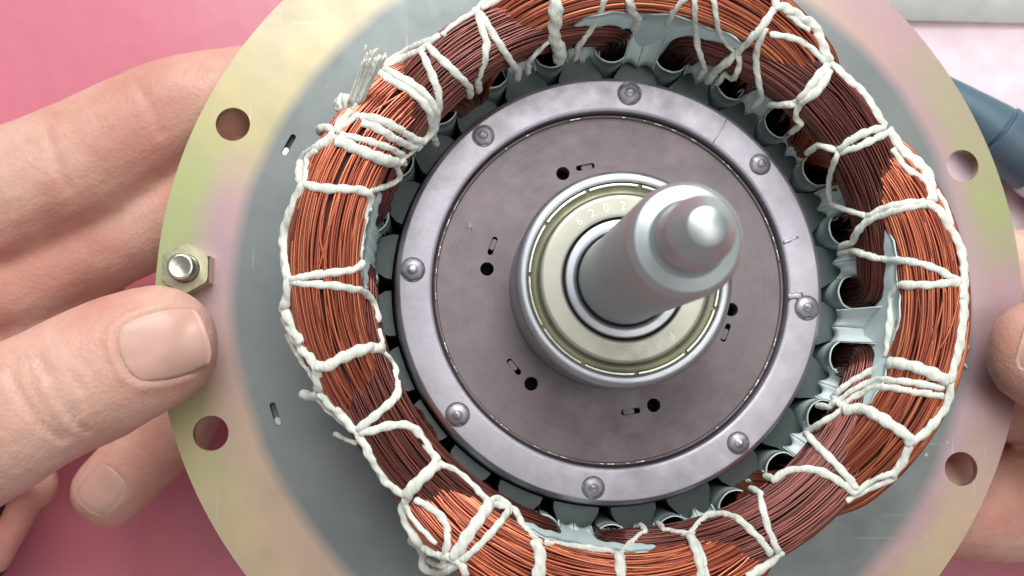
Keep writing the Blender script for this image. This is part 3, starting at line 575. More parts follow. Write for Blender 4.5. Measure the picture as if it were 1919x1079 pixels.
(1.4,[[43.2,-12.4,-2.6],[43.3,-11.5,-2.5],[43.5,-10.3,-2.6],[43.5,-8.8,-2.3],[43.8,-7.1,-2.4],[44.0,-5.8,-2.5],[44.5,-4.6,-3.1],[44.8,-3.3,-3.5],[44.9,-2.2,-3.2],[45.0,-1.4,-2.3],[45.3,-0.9,-1.5],[45.3,-0.8,-0.7],[45.6,-0.9,0.2],[46.7,-1.0,1.2],[48.1,-1.1,2.0],[49.5,-1.0,2.2],[50.9,-0.8,2.3],[52.3,-0.7,2.2],[53.4,-0.6,2.1]]),
(1.3,[[41.3,6.2,-10.4],[41.5,5.5,-8.1],[42.4,4.7,-6.2],[43.1,4.2,-5.0],[44.0,3.9,-4.2],[44.7,3.5,-2.8],[45.3,3.2,-0.8],[46.2,2.9,0.5],[47.1,2.6,1.2],[48.1,2.2,1.7],[49.1,1.8,2.0],[50.6,1.1,2.1],[51.8,0.3,2.2],[52.9,-0.2,2.1],[53.7,-0.6,2.0]]),
(1.1,[[38.9,14.8,-13.0],[39.1,13.9,-10.7],[39.5,12.8,-8.0],[40.3,11.8,-5.4],[41.5,11.1,-4.3]]),
(1.3,[[41.0,7.4,-9.1],[40.8,8.2,-7.7],[40.8,9.1,-5.9],[41.4,10.0,-4.8],[42.1,10.6,-3.6],[43.0,11.0,-2.8],[43.9,11.2,-1.8],[44.9,11.5,-0.7],[46.2,11.7,0.1],[47.7,12.0,0.4],[49.1,12.2,0.5],[50.1,12.6,0.4],[50.7,12.8,0.3]]),
(1.4,[[41.5,11.0,-4.5],[42.3,11.4,-3.3],[43.5,12.0,-2.2],[44.5,12.2,-1.1],[45.7,12.4,-0.2],[46.9,12.6,0.1],[48.2,12.6,0.4],[49.2,12.7,0.4]]),
(1.6,[[49.4,12.5,0.5],[50.4,11.9,0.6],[51.5,10.9,0.7],[52.1,9.7,0.9],[52.8,8.4,0.9],[53.6,7.1,0.9],[54.2,5.7,1.0],[54.5,4.3,1.1],[54.6,2.9,1.2],[54.6,1.4,1.4],[54.4,-0.2,1.7],[54.0,-2.0,2.0],[53.6,-3.4,2.1]]),
(1,[[51.6,14.9,-0.5],[52.2,13.8,-0.4],[52.9,12.3,-0.1],[53.2,10.4,0.3],[53.5,8.8,0.6]]),
(1.9,[[44.7,25.4,-2.4],[45.4,24.5,-2.5],[46.3,23.1,-2.5],[47.0,21.8,-2.1],[48.1,20.6,-1.8],[49.2,19.5,-1.5],[50.1,18.5,-1.3],[50.7,17.2,-0.9],[50.7,15.7,-0.5],[50.5,14.0,0.0],[50.3,12.8,0.4]]),
(1.2,[[45.1,22.0,-1.8],[45.6,21.2,-1.7],[46.3,19.9,-1.5],[47.0,18.7,-1.1],[48.0,17.8,-0.9],[49.0,17.1,-0.7],[49.8,16.4,-0.5],[50.2,15.8,-0.4],[50.3,15.5,-0.3]]),
(1.4,[[36.7,22.0,-3.4],[37.1,22.4,-2.4],[37.9,23.2,-1.7],[39.1,23.9,-1.2],[40.6,24.6,-1.1],[42.5,25.2,-1.3],[44.4,25.7,-2.3]]),
(1.3,[[36.9,21.6,-3.3],[37.8,21.8,-2.3],[39.1,22.1,-1.5],[40.3,22.6,-1.2],[41.5,23.3,-1.2],[43.1,24.0,-1.4],[44.5,24.8,-2.0]]),
(1.2,[[34.3,23.5,-6.2],[35.0,22.6,-4.1],[36.4,22.1,-3.5]]),
(1.1,[[36.8,21.8,-3.3],[36.3,20.6,-3.7],[36.6,19.4,-6.3],[37.1,18.5,-8.5],[37.6,17.4,-10.3],[38.2,16.0,-11.6],[38.8,15.0,-12.5]]),
(1.6,[[44.3,25.7,-2.3],[43.4,26.8,-2.0],[42.4,28.4,-1.9],[41.7,29.9,-2.2],[40.8,31.4,-2.2],[39.9,32.2,-2.1],[38.9,32.9,-1.9],[37.9,33.7,-1.8],[36.9,34.8,-1.9],[35.9,35.8,-2.0],[35.2,36.6,-2.1]]),
(1.1,[[31.4,27.0,-5.6],[31.0,27.4,-5.6],[30.4,27.9,-5.4],[30.2,28.5,-4.8],[30.2,29.2,-4.1],[30.5,29.8,-3.3],[30.8,30.3,-2.5]]),
(1.1,[[27.0,31.3,-8.3],[27.7,30.6,-6.8],[28.5,30.0,-5.1],[29.2,29.8,-4.0],[29.9,30.0,-4.0]]),
(1.5,[[34.8,36.2,-1.8],[33.9,35.2,-1.4],[32.9,34.0,-1.3],[32.0,32.8,-1.4],[31.2,31.7,-1.8],[30.5,30.8,-2.4],[30.2,30.4,-3.3]]),
(1.5,[[34.9,35.2,-1.5],[34.2,33.8,-1.3],[33.2,32.1,-1.3],[32.3,31.2,-1.5],[31.5,30.5,-1.9],[30.8,30.2,-2.6],[30.3,30.0,-3.3]]),
(1.1,[[30.2,30.3,-3.3],[29.6,30.3,-4.1],[28.5,30.2,-4.9],[27.7,30.7,-7.2],[27.0,31.3,-9.3]]),
(1.8,[[35.1,36.5,-2.1],[34.6,37.7,-1.9],[33.9,39.1,-1.6],[33.4,40.3,-1.4],[33.0,41.3,-1.4],[32.7,42.0,-1.3],[32.2,42.6,-1.2],[31.3,43.0,-0.9],[30.3,43.3,-0.5],[29.3,43.8,-0.2],[28.3,44.3,0.1],[27.2,44.6,0.5],[26.3,44.8,0.7],[25.5,44.8,0.9],[25.0,44.8,1.0]]),
(1,[[31.4,41.4,-0.7],[30.4,41.9,-0.4],[29.2,42.5,0.0],[28.1,43.3,0.2],[27.2,43.8,0.5]]),
(1.2,[[34.2,36.5,-1.7],[33.2,37.4,-1.5],[31.9,38.5,-1.1],[30.6,39.2,-0.8],[29.2,39.7,-0.4],[27.8,40.0,-0.1],[26.3,40.2,0.1],[25.1,40.3,0.2],[24.3,40.3,0.2]]),
(1.5,[[25.4,44.9,0.9],[25.2,45.4,0.9],[25.0,46.0,0.9],[24.8,46.4,0.9],[24.8,46.8,0.8]]),
(1.4,[[25.0,44.5,0.9],[24.2,43.3,1.0],[23.2,41.9,0.8],[22.4,40.9,0.3],[21.5,40.0,-0.7],[21.0,39.5,-2.1],[20.4,38.9,-3.5],[19.7,38.3,-4.7],[18.9,37.6,-5.9],[18.2,37.3,-8.0],[18.0,37.3,-10.2]]),
(1.2,[[23.6,41.3,0.6],[23.1,40.1,0.0],[22.8,38.8,-1.3],[22.9,38.0,-2.4],[23.1,37.1,-3.3],[23.5,35.7,-4.2],[24.0,34.3,-5.1],[24.8,33.0,-6.7],[25.8,32.5,-9.2]]),
(1.1,[[11.5,45.7,2.0],[11.6,44.9,1.6],[11.8,43.8,0.7],[12.2,43.0,-0.8],[12.9,42.3,-3.2],[13.5,41.5,-5.0],[14.1,40.2,-6.3],[14.8,39.0,-7.2],[15.7,38.4,-9.3],[16.5,38.2,-11.2]]),
(1.1,[[14.5,45.8,2.1],[14.7,44.9,1.8],[15.1,43.7,1.1],[15.5,42.7,0.3],[16.3,41.7,-1.2],[17.1,41.0,-2.5],[18.0,40.3,-3.4],[18.9,39.7,-3.9],[19.8,38.9,-4.1],[20.4,38.1,-4.2],[20.7,37.5,-4.7],[20.8,37.0,-5.3],[20.7,36.1,-5.9],[20.7,35.7,-7.4],[20.7,35.7,-8.5],[20.6,35.9,-9.2],[20.0,36.3,-9.4],[19.5,36.8,-9.4]]),
(1.1,[[10.0,45.6,1.9],[9.7,45.3,1.7],[9.3,44.9,1.3],[8.8,44.4,0.6],[8.4,44.0,-0.3]]),
(2.4,[[-11.0,46.0,0.5],[-11.0,45.0,0.3],[-10.9,43.8,-0.3],[-10.8,42.8,-1.4],[-10.9,41.7,-2.8],[-10.8,40.7,-4.0],[-10.1,40.0,-5.6],[-9.5,39.6,-6.9]]),
(1.1,[[-3.0,45.6,1.1],[-3.3,44.5,-0.1],[-3.6,43.6,-2.4],[-4.0,43.0,-4.0],[-4.7,42.3,-5.0],[-5.6,41.2,-6.5],[-6.3,40.5,-8.5]]),
(1.6,[[1.0,45.6,1.2],[1.1,45.0,0.7],[1.6,44.5,-0.5],[2.4,44.1,-1.8],[3.3,44.0,-3.1]]),
(1,[[-11.5,40.3,-4.2],[-12.3,39.6,-4.6],[-13.2,38.9,-5.4],[-14.1,37.9,-6.0],[-14.8,37.5,-7.7]]),
(0.7,[[-40.5,12.9,0.1],[-40.6,12.3,-0.1],[-40.8,11.2,-0.2],[-41.0,9.9,-0.4],[-41.3,8.5,-0.6],[-41.5,7.0,-0.7],[-41.7,5.5,-0.7],[-41.8,3.9,-0.6],[-41.9,2.8,-1.0]])]
lace = bpy.data.objects.new('cord_lacing', None); link(lace, stator)
rnd = random.Random(11)
def cord_tube(D, DR, sides=12):
    # flattened two-ply cord: the outline twists along its length
    v, f = tube(D, 1.0, sides, 1.0); s_ = 0.0
    for i, p in enumerate(D):
        if i: s_ += (p - D[i - 1]).length
        for k in range(sides):
            q = v[i * sides + k] - p; a = 2 * math.pi * k / sides
            r_ = DR[i] * (0.93 + 0.13 * math.cos(2 * (a - 1.25 * s_)))
            q = q * r_; q.z *= 0.55; v[i * sides + k] = p + q
    return v, f
ALLP = [(ci, Vector(p)) for ci, (w, pts) in enumerate(CORDS) for p in pts]
for ci, (w, pts) in enumerate(CORDS):
    P = [Vector(p) for p in pts]; w *= 1.02
    for e in (0, -1):                                  # loose ends tuck down behind the bundle
        p = P[e]
        if min((q - p).length for cj, q in ALLP if cj != ci) > 1.7 and (math.hypot(p.x, p.y) < 45.5 or math.hypot(p.x, p.y) > 51):
            rl = math.hypot(p.x, p.y); s_ = -0.35 if rl < 47 else 0.35
            add = [p + Vector((p.x / rl * s_ * k, p.y / rl * s_ * k, -1.3 * k * k)) for k in (1, 1.8)]
            P = P + add if e == -1 else add[::-1] + P
    n = len(P)
    out = []; rad = []
    for i, p in enumerate(P):
        rho = Vector((p.x, p.y, 0)); rl = max(rho.length, 1e-6)
        up = Vector((0, 0, 1))
        q = p + up * (w * 0.16) + Vector((rnd.uniform(-1, 1), rnd.uniform(-1, 1), 0)) * 0.03
        out.append(q); rad.append(w * 0.5 * (1 + 0.07 * math.sin(i * 1.3 + w * 7) + rnd.uniform(-0.03, 0.03)))
    # densify
    D = []; DR = []
    for i in range(n - 1):
        p0, p1, p2, p3 = out[max(i - 1, 0)], out[i], out[i + 1], out[min(i + 2, n - 1)]
        for k in range(3):
            t = k / 3; D.append(0.5 * ((2 * p1) + (p2 - p0) * t + (2 * p0 - 5 * p1 + 4 * p2 - p3) * t * t + (3 * p1 - p0 - 3 * p2 + p3) * t ** 3)); DR.append(rad[i] * (1 - t) + rad[i + 1] * t)
    D.append(out[-1]); DR.append(rad[-1])
    m_ = len(D); DR = [r * (0.75 if i in (0, m_ - 1) else 1.0) for i, r in enumerate(DR)]
    v, f = cord_tube(D, DR); obj('lacing_cord', mesh('lacing_cord', v, f, CORD), stator)
bpy.data.objects.remove(lace)
# knot and frayed tail
def blob(center, rx, ry, rz, seed, amp=0.25, n=16):
    v = []; f = []
    for i in range(n + 1):
        th = math.pi * i / n
        for j in range(n * 2):
            ph = math.pi * j / n; d = Vector((math.sin(th) * math.cos(ph), math.sin(th) * math.sin(ph), math.cos(th)))
            k = 1 + amp * noise.noise(d * 1.8 + Vector((seed, 0, 0)))
            v.append((center[0] + d.x * rx * k, center[1] + d.y * ry * k, center[2] + d.z * rz * k))
    for i in range(n):
        for j in range(n * 2):
            j2 = (j + 1) % (n * 2); f.append((i * n * 2 + j, (i + 1) * n * 2 + j, (i + 1) * n * 2 + j2, i * n * 2 + j2))
    return v, f
for x0, y0, x1, y1, w in ((67.8, -9.7, 69.9, -9.9, 0.9), (67.6, -12.0, 69.8, -14.0, 0.25)):
    pts = [(x0 + (x1 - x0) * k / 4, y0 + (y1 - y0) * k / 4, -26.0 + 0.5 * math.sin(k)) for k in range(5)]
    v, f = tube(pts, w, 8, 0.5); obj('paper_tab', mesh('paper_tab', v, f, PAPER), stator)
v, f = blob((-43.5, 27.3, -1.5), 2.0, 2.2, 1.5, 3, 0.5); obj('cord_knot', mesh('cord_knot', v, f, CORD), stator)
v, f = blob((-45.4, 28.1, -2.5), 1.2, 1.6, 1.2, 8, 0.4); obj('cord_knot', mesh('cord_knot', v, f, CORD), stator)
mb = MB(); rr = random.Random(4); TAIL = [(-43.1, 27.7, -0.5), (-41.9, 29.9, 1.0), (-40.6, 32.3, 3.0), (-39.7, 34.0, 4.5)]
for k in range(60):
    ox, oy, oz = rr.gauss(0, 0.6), rr.gauss(0, 0.4), rr.gauss(0, 0.4); sp = rr.uniform(0.7, 1.7) if k > 6 else 2.2; ext_ = rr.uniform(0.82, 1.12)
    pts = []
    for i in range(10):
        t = i / 9 * ext_; j = min(2, int(t * 3)); q = t * 3 - j; a, b = Vector(TAIL[j]), Vector(TAIL[j + 1]); p = a + (b - a) * q
        s_ = 0.8 + (sp - 0.8) * t * t; pts.append(p + Vector((ox, oy * 0.8, oz)) * s_ + Vector((rr.uniform(-1, 1), rr.uniform(-1, 1), 0)) * 0.06)
    mb.add(*tube(pts, [0.24 - 0.13 * max(0, i / 9 - 0.6) for i in range(10)], 6))
obj('frayed_cord_end', mb.mesh('frayed_cord_end', CORD), stator, 'stuff')
# ------------------------------------------------------------------ rotor with end ring, bearing, shaft
rotor = thing('motor_rotor', 'motor rotor with studded aluminium end ring, bearing and protruding steel shaft', 'motor rotor')
v, f = lathe(rounded([(31.0, -15.6), (31.0, -13.35), (31.5, -13.1), (36.4, -13.1), (37.1, -13.8), (37.35, -15.2)], 0.2), 180)
ring = obj('end_ring', mesh('end_ring', v, f, RING), rotor)
v, f = lathe([(37.35, -15.2), (37.55, -15.5), (37.4, -17.0), (37.75, -17.4), (37.75, -50)], 180)
obj('rotor_side', mesh('rotor_side', v, f, DARKST), rotor, label='dark machined rotor edge')
# rivet studs
prof = [(0, -12.0), (0.35, -12.03), (0.66, -12.2), (0.8, -12.4), (1.0, -12.5), (1.45, -12.65), (1.75, -12.9), (1.9, -13.2)]
v, f = lathe(prof[::-1], 24); stud_me = None
for k, a in enumerate((84.2, 39.3, -6.0, -51.3, -95.9, -140.4, 175.6, 130.4)):
    rr = random.Random(k); vv = []
    for x, y, z in v:
        q = noise.noise(Vector((x * 1.3 + k * 5, y * 1.3, z))) * 0.4
        vv.append((x * 1.05 * (1 + q * 0.4), y * (1 + q * 0.4), z + q * (1 if z > -12.2 else 0)))
    mbs = MB(); sc_ = rr.uniform(0.9, 1.06); dz_ = rr.uniform(0.75, 1.05)
    mbs.add([(x * sc_, y * sc_, -13.2 + (z + 13.2) * dz_) for x, y, z in vv], f, 0)
    mbs.add(*lathe([(1.85 * sc_, -13.09), (2.12 * sc_, -13.085)], 24), 1)
    o = obj('rivet_stud', mbs.mesh('rivet_stud', [RING, DARKST]), ring)
    o.location = Vector((34.35 * math.cos(R(a)), 34.35 * math.sin(R(a)), 0)) * S
# dings on the inner lip of the ring
for a, r0, r1, w in ((14.5, 31.3, 34.2, 0.35), (-3.0, 30.9, 33.6, 0.9), (54.5, 31.4, 36.3, 0.16)):
    rr = random.Random(int(a * 10)); pts = []
    for i in range(6):
        t = i / 5; pts.append(((r0 + (r1 - r0) * t) * math.cos(R(a + 0.6 * t)), (r0 + (r1 - r0) * t) * math.sin(R(a + 0.6 * t)), -13.08))
    v, f = tube(pts, [w * (0.5 + rr.random() * 0.5) for _ in pts], 6, 0.35); obj('scratch_burr', mesh('scratch_burr', v, f, RING), ring)
# lip of scuffed metal round the laminated face
mb = MB(); rr = random.Random(3)
v, f = lathe(rounded([(30.95, -15.2), (30.55, -14.55), (30.2, -14.55), (30.05, -15.2)], 0.15), 180); mb.add(v, f)
obj('groove_lip', mesh('groove_lip', mb.v, mb.f, DISC), rotor)
for k in range(46):
    a = rr.choice([rr.uniform(-75, -140), rr.uniform(150, 230), rr.uniform(40, 130), rr.uniform(-60, 30)]); L = rr.uniform(0.4, 3.2)
    pts = [(30.35 * math.cos(R(a + L * (i / 4 - 0.5) * 1.6)), 30.35 * math.sin(R(a + L * (i / 4 - 0.5) * 1.6)), -14.5 + rr.uniform(-0.03, 0.05)) for i in range(5)]
    mb2 = tube(pts, [0.02 + rr.uniform(0.05, 0.16) for _ in pts], 5, 0.5); 
    if k == 0: burr = MB()
    burr.add(*mb2)
obj('scuffed_edge', burr.mesh('scuffed_edge', SILVER), rotor, 'stuff')
# laminated face with six vent holes and lanced slots
loops = [circle(0, 0, 30.15, 180), circle(0, 0, 16.0, 64)]
VENT = [112.1, 171.8, -129.6, -70.1, -10.0, 50.6]
for a in VENT:
    loops.append(circle(21.7 * math.cos(R(a)), 21.7 * math.sin(R(a)), 1.2, 20))
    b = a - 11.0; loops.append(slot_loop(21.75 * math.cos(R(b)), 21.75 * math.sin(R(b)), R(b + 90), 3.4, 1.0))
bm = bmesh.new(); edges = []
for lp in loops:
    vs_ = [bm.verts.new((x * S, y * S, -15.0 * S)) for x, y in lp]
    for k in range(len(vs_)): edges.append(bm.edges.new((vs_[k], vs_[(k + 1) % len(vs_)])))
bmesh.ops.triangle_fill(bm, edges=edges, use_beauty=True)
bmesh.ops.recalc_face_normals(bm, faces=bm.faces[:])
if bm.faces[0].normal.z < 0: bmesh.ops.reverse_faces(bm, faces=bm.faces[:])
ext = bmesh.ops.extrude_face_region(bm, geom=bm.faces[:])
bmesh.ops.translate(bm, verts=[e for e in ext['geom'] if isinstance(e, bmesh.types.BMVert)], vec=(0, 0, -3.0 * S))
bmesh.ops.recalc_face_normals(bm, faces=bm.faces[:])
me = bpy.data.meshes.new('laminated_face'); bm.to_mesh(me); bm.free(); me.materials.append(DISC)
face = obj('laminated_face', me, rotor)
v, f = lathe([(15.0, -19.5), (31.0, -19.5), (31.0, -30), (15, -30)], 96); obj('rotor_body', mesh('rotor_body', v, f, BLACK), rotor)
for a in VENT:
    b = a - 11.8; v, f = extrude_poly(slot_loop(21.75 * math.cos(R(b)), 21.75 * math.sin(R(b)), R(b + 90), 2.0, 0.9), -16.4, -15.35)
    obj('lanced_tab', mesh('lanced_tab', v, f, DISC, False), face)
# small raised cross stamped in the face
mb = MB()
for ang in (20, 110):
    pts = [(26.6 * math.cos(R(156.7)) + d * math.cos(R(ang)), 26.6 * math.sin(R(156.7)) + d * math.sin(R(ang)), -14.98) for d in (-0.8, 0, 0.8)]
    mb.add(*tube(pts, 0.1, 5, 0.5))
obj('stamped_cross', mb.mesh('stamped_cross', RING), face)
# bearing
bearing = bpy.data.objects.new('ball_bearing', None); link(bearing, rotor)
v, f = lathe(rounded([(17.6, -15.0), (17.5, -14.8), (17.5, -0.75), (16.75, 0.0), (15.65, 0.0), (15.55, -0.9)], 0.45, 4), 160); obj('outer_ring', mesh('outer_ring', v, f, BEAR), bearing)
v, f = lathe([(15.6, -0.9), (14.9, -1.0), (14.55, -1.15), (13.9, -1.15), (13.65, -0.8)], 160); obj('shield_groove', mesh('shield_groove', v, f, OLIVE), bearing)
for k in range(11):                                   # crimped rim of the shield, split by eleven notches
    a = 112.7 + 32.73 * k
    v, f = lathe(rounded([(15.5, -0.9), (15.45, -0.45), (15.05, -0.4), (14.85, -0.95)], 0.12), 14, False, a + 1.3, a + 31.4)
    obj('crimp_segment', mesh('crimp_segment', v, f, SILVER), bearing)
v, f = lathe(rounded([(13.7, -1.1), (13.6, -0.55), (13.1, -0.3), (10.3, -0.3), (9.95, -0.5), (9.9, -1.2)], 0.3, 4), 160); shield = obj('shield', mesh('shield', v, f, SHIELD), bearing)
v, f = lathe([(9.95, -1.4), (9.55, -1.4)], 96); obj('dark_gap', mesh('dark_gap', v, f, BLACK), bearing)
v, f = lathe(rounded([(9.6, -1.4), (9.55, -0.3), (8.2, -0.2), (7.75, -0.6), (7.55, -1.6)], 0.3, 4), 128); obj('inner_ring', mesh('inner_ring', v, f, BEAR), bearing)
def ring_text(chars, r, height, z):
    mb = MB(); dg_objs = []
    for ch, a in chars:
        cu = bpy.data.curves.new('t', 'FONT'); cu.body = ch; cu.size = 1.0; cu.align_x = 'CENTER'; cu.extrude = 0.0; cu.resolution_u = 2
        to = bpy.data.objects.new('t', cu); col.objects.link(to)
        bpy.context.view_layer.update()
        tm = bpy.data.meshes.new_from_object(to.evaluated_get(bpy.context.evaluated_depsgraph_get()))
        ca, sa = math.cos(R(a - 90)), math.sin(R(a - 90))
        vv = []
        for q in tm.vertices:
            x, y = q.co.x * height * 1.35, q.co.y * height * 1.35
            y += r - height / 2
            vv.append((x * ca - y * sa, x * sa + y * ca, z))
        mb.add(vv, [tuple(p.vertices) for p in tm.polygons])
        bpy.data.objects.remove(to); bpy.data.curves.remove(cu); bpy.data.meshes.remove(tm)
    return mb
obj('stamped_number', ring_text([('6', 128.5), ('2', 116.5), ('0', 104.5), ('2', 91.0), ('Z', 78.0)], 11.75, 1.5, -0.275).mesh('stamped_number', INK, False), shield)
obj('stamped_word', ring_text([('F', -51.5), ('R', -64.0), ('E', -75.5), ('E', -86.5)], 11.75, 1.5, -0.275).mesh('stamped_word', INK, False), shield)
# shaft
prof = [(7.35, -20), (7.35, 1.0), (7.15, 2.0), (7.05, 39.6), (6.95, 40.2), (6.3, 41.1), (4.6, 41.6), (4.15, 42.2), (3.9, 47.6), (2.35, 49.75), (2.1, 50.05), (0.0, 50.05)]
pr = prof[:3] + rounded(prof[2:11], 0.16, 3)[1:-1] + prof[-2:]
v, f = lathe(pr, 96); shaft = obj('shaft', mesh('shaft', v, f, SHAFT), rotor)

# ------------------------------------------------------------------ bolt with nut
bolt = thing('bolt', 'short zinc bolt with a hexagon nut on the plate edge above the thumb', 'bolt', loc=(-75.0, 3.7, -26.3))
mb = MB(); prof = [(2.45, -3.0), (2.45, 6.4), (1.9, 7.0), (1.75, 6.85), (0, 6.85)]
v, f = lathe(prof, 32); obj('threaded_shank', mesh('threaded_shank', v, f, SILVER), bolt)
hexp = [(4.75 * math.cos(R(60 * k + 30)), 4.75 * math.sin(R(60 * k + 30))) for k in range(6)]
v = []; f = []
rings = [(1.0, 0.03, False), (1.0, 3.2, False), (0.93, 3.75, True)]
N = 36
def hexr(a): return 4.75 * math.cos(R(30)) / math.cos(((a - R(30)) % R(60)) - R(30))
for (s_, z, rnd_) in [(1, 0.03, 0), (1, 3.35, 0), (1, 3.75, 1), (0, 3.8, 0)]:
    for k in range(N):
        a = 2 * math.pi * k / N; r_ = hexr(a)
        if rnd_: r_ = min(r_ * 0.965, 4.42)
        if s_ == 0: r_ = 2.6
        zz = z - (0.35 * max(0, hexr(a) - 4.15) if z == 3.35 else 0)
        v.append((r_ * math.cos(a), r_ * math.sin(a), zz))
for i in range(3):
    for k in range(N): k2 = (k + 1) % N; f.append((i * N + k, i * N + k2, (i + 1) * N + k2, (i + 1) * N + k))
nut = obj('hexagon_nut', mesh('hexagon_nut', v, f, NUTM, False), bolt)

# ------------------------------------------------------------------ hands
def capsule_chain(bm_mb, chain, flat=0.85, sides=20):
    """chain of (x, y, z, r): a tapering limb with rounded ends"""
    P = []; n = len(chain)
    for i in range(n - 1):
        a, b = chain[max(i - 1, 0)], chain[i]; c, d = chain[i + 1], chain[min(i + 2, n - 1)]
        for k in range(8):
            t = k / 8; P.append([0.5 * (2 * b[q] + (c[q] - a[q]) * t + (2 * a[q] - 5 * b[q] + 4 * c[q] - d[q]) * t * t + (3 * b[q] - a[q] - 3 * c[q] + d[q]) * t ** 3) for q in range(4)])
    P.append(list(chain[-1]))
    pts = [Vector(p[:3]) for p in P]; rad = [p[3] for p in P]
    # round ends
    def end(i0, i1):
        d = (pts[i0] - pts[i1]).normalized(); r = rad[i0]
        return [(pts[i0] + d * (r * 0.95 * math.sin(R(a))), r * math.cos(R(a))) for a in (25, 45, 62, 76, 86)]
    e0 = end(0, 1)[::-1]; e1 = end(-1, -2)
    pts = [p for p, _ in e0] + pts + [p for p, _ in e1]; rad = [r for _, r in e0] + rad + [r for _, r in e1]
    v, f = tube(pts, rad, sides, flat); bm_mb.add(v, f)
def make_hand(name, label, chains, creases, voxel=0.75):
    mb = MB()
    for ch, fl in chains: capsule_chain(mb, ch, fl)
    tmp = bpy.data.objects.new('tmp', mb.mesh('tmp', SKIN)); col.objects.link(tmp)
    md = tmp.modifiers.new('r', 'REMESH'); md.mode = 'VOXEL'; md.voxel_size = voxel * S; md.use_smooth_shade = True
    sm = tmp.modifiers.new('s', 'SMOOTH'); sm.factor = 0.5; sm.iterations = 10
    bpy.context.view_layer.update()
    me = bpy.data.meshes.new_from_object(tmp.evaluated_get(bpy.context.evaluated_depsgraph_get()))
    om = tmp.data; bpy.data.objects.remove(tmp); bpy.data.meshes.remove(om)
    me.name = name
    if not me.materials: me.materials.append(SKIN)
    norms = [v.normal.copy() for v in me.vertices]
    for v, nn in zip(me.vertices, norms):
        co = v.co / S; d = 0.0
        d += 0.22 * noise.noise(co * 0.16) + 0.05 * noise.noise(co * 0.7)
        for pl, depth, wid, zmin in creases:
            if nn.z < 0.0 and zmin > -900: continue
            best = 1e9
            for (x0, y0), (x1, y1) in zip(pl[:-1], pl[1:]):
                ex_, ey_ = x1 - x0, y1 - y0; L2 = ex_ * ex_ + ey_ * ey_
                t = max(0, min(1, ((co.x - x0) * ex_ + (co.y - y0) * ey_) / L2)); dd = math.hypot(co.x - x0 - ex_ * t, co.y - y0 - ey_ * t)
                best = min(best, dd)
            if best < wid * 3 and co.z > zmin: d -= depth * math.exp(-(best / wid) ** 2)
        v.co = v.co + nn * d * S
    me.polygons.foreach_set('use_smooth', [True] * len(me.polygons)); me.update()
    o = link(bpy.data.objects.new(name, me)); tag(o, label, 'hand', 'hands holding the motor'); return o
def make_nail(hand, center, axis, hl, hw, direction=(0, 0, -1), lift=0.22, start=40, rim=0.5):
    me = hand.data; d = Vector(direction).normalized(); ax = Vector(axis); ax = (ax - d * ax.dot(d)).normalized(); sd = ax.cross(d); C0 = Vector(center)
    bvh = BVHTree.FromPolygons([v.co / S for v in me.vertices], [tuple(p.vertices) for p in me.polygons])
    h0 = bvh.ray_cast(C0 - d * start, d)[0]; z0 = h0.dot(d)
    # the skin swells into a fold round the nail and dips under it
    for v in me.vertices:
        co = v.co / S; rel = co - C0
        if abs(co.dot(d) - z0) > 6.5 or v.normal.dot(d) > -0.1: continue
        x, y = rel.dot(ax) / hl, rel.dot(sd) / hw
        if abs(x) > 1.8 or abs(y) > 1.8: continue
        rho = (abs(x) ** 3.2 + abs(y) ** 3.2) ** (1 / 3.2)
        k = rim * math.exp(-((rho - 1.13) / 0.10) ** 2) * (1.0 if x < 0.2 else max(0, 1 - (x - 0.2) / 0.6))
        k -= 0.15 * max(0, 1 - rho)
        v.co = v.co - d * k * S
    me.update()
    bvh = BVHTree.FromPolygons([v.co / S for v in me.vertices], [tuple(p.vertices) for p in me.polygons])
    grid = []; N_ = 18
    for i in range(N_ + 1):
        row = []
        for j in range(N_ + 1):
            u, w = -1 + 2 * i / N_, -1 + 2 * j / N_
            x = u * (1 - 0.5 * abs(w) ** 3 * 0.5); y = w * (1 - 0.16 * u * u if u < 0 else 1 - 0.10 * u * u)
            p = C0 + ax * (x * hl) + sd * (y * hw)
            h = bvh.ray_cast(p - d * start, d)[0]
            drop = (h.dot(d) - z0) if h is not None else 4.0
            drop = min(drop, 1.0 + 4.2 * (0.35 * x * x + 0.65 * y * y))
            edge = max(abs(u), abs(w)) ** 6
            row.append(p - d * (p.dot(d) - z0 - drop) - d * (lift * (1 - edge) - 0.16 * edge))
        grid.append(row)
    v, f = sheet(grid, 0.25)
    return obj('finger_nail', mesh('finger_nail', v, f, NAIL), hand)
LH = [([(-77.8, -10.2, -17.2, 10.7), (-86, -14.2, -16.0, 11.7), (-95, -19, -15.0, 11.6), (-104, -24, -15, 12.4), (-118, -31, -18, 14), (-138, -42, -26, 17)], 0.80),
      ([(-60, 42.5, -37.2, 8.6), (-70, 40, -37.5, 9.6), (-83, 36, -38.5, 11.2), (-100, 26.7, -40, 12.6), (-115, 20, -42, 13.6), (-140, 10, -46, 15)], 0.86),
      ([(-66, 23, -37.5, 8.4), (-80, 18.5, -43, 9.0), (-92, 14, -46, 9.4), (-105, 8, -47, 10), (-118, 1, -48, 11), (-142, -6, -50, 14)], 0.9),
      ([(-100.5, -39.5, -62, 7.8), (-94, -33, -61.5, 8.2), (-86.5, -25.5, -60, 8.4), (-84, -14, -58, 8.6), (-98, -6, -54, 9.2), (-120, -8, -50, 10), (-142, -14, -48, 13)], 0.9),
      ([(-125.6, -54.6, -68.0, 3.2), (-119.4, -42.5, -66.0, 3.6), (-116.4, -35.9, -62.0, 4.6), (-140, -24, -54, 9)], 0.9),
      ([(-150, 10, -46, 22), (-154, -14, -42, 23), (-152, -36, -34, 20)], 0.8)]
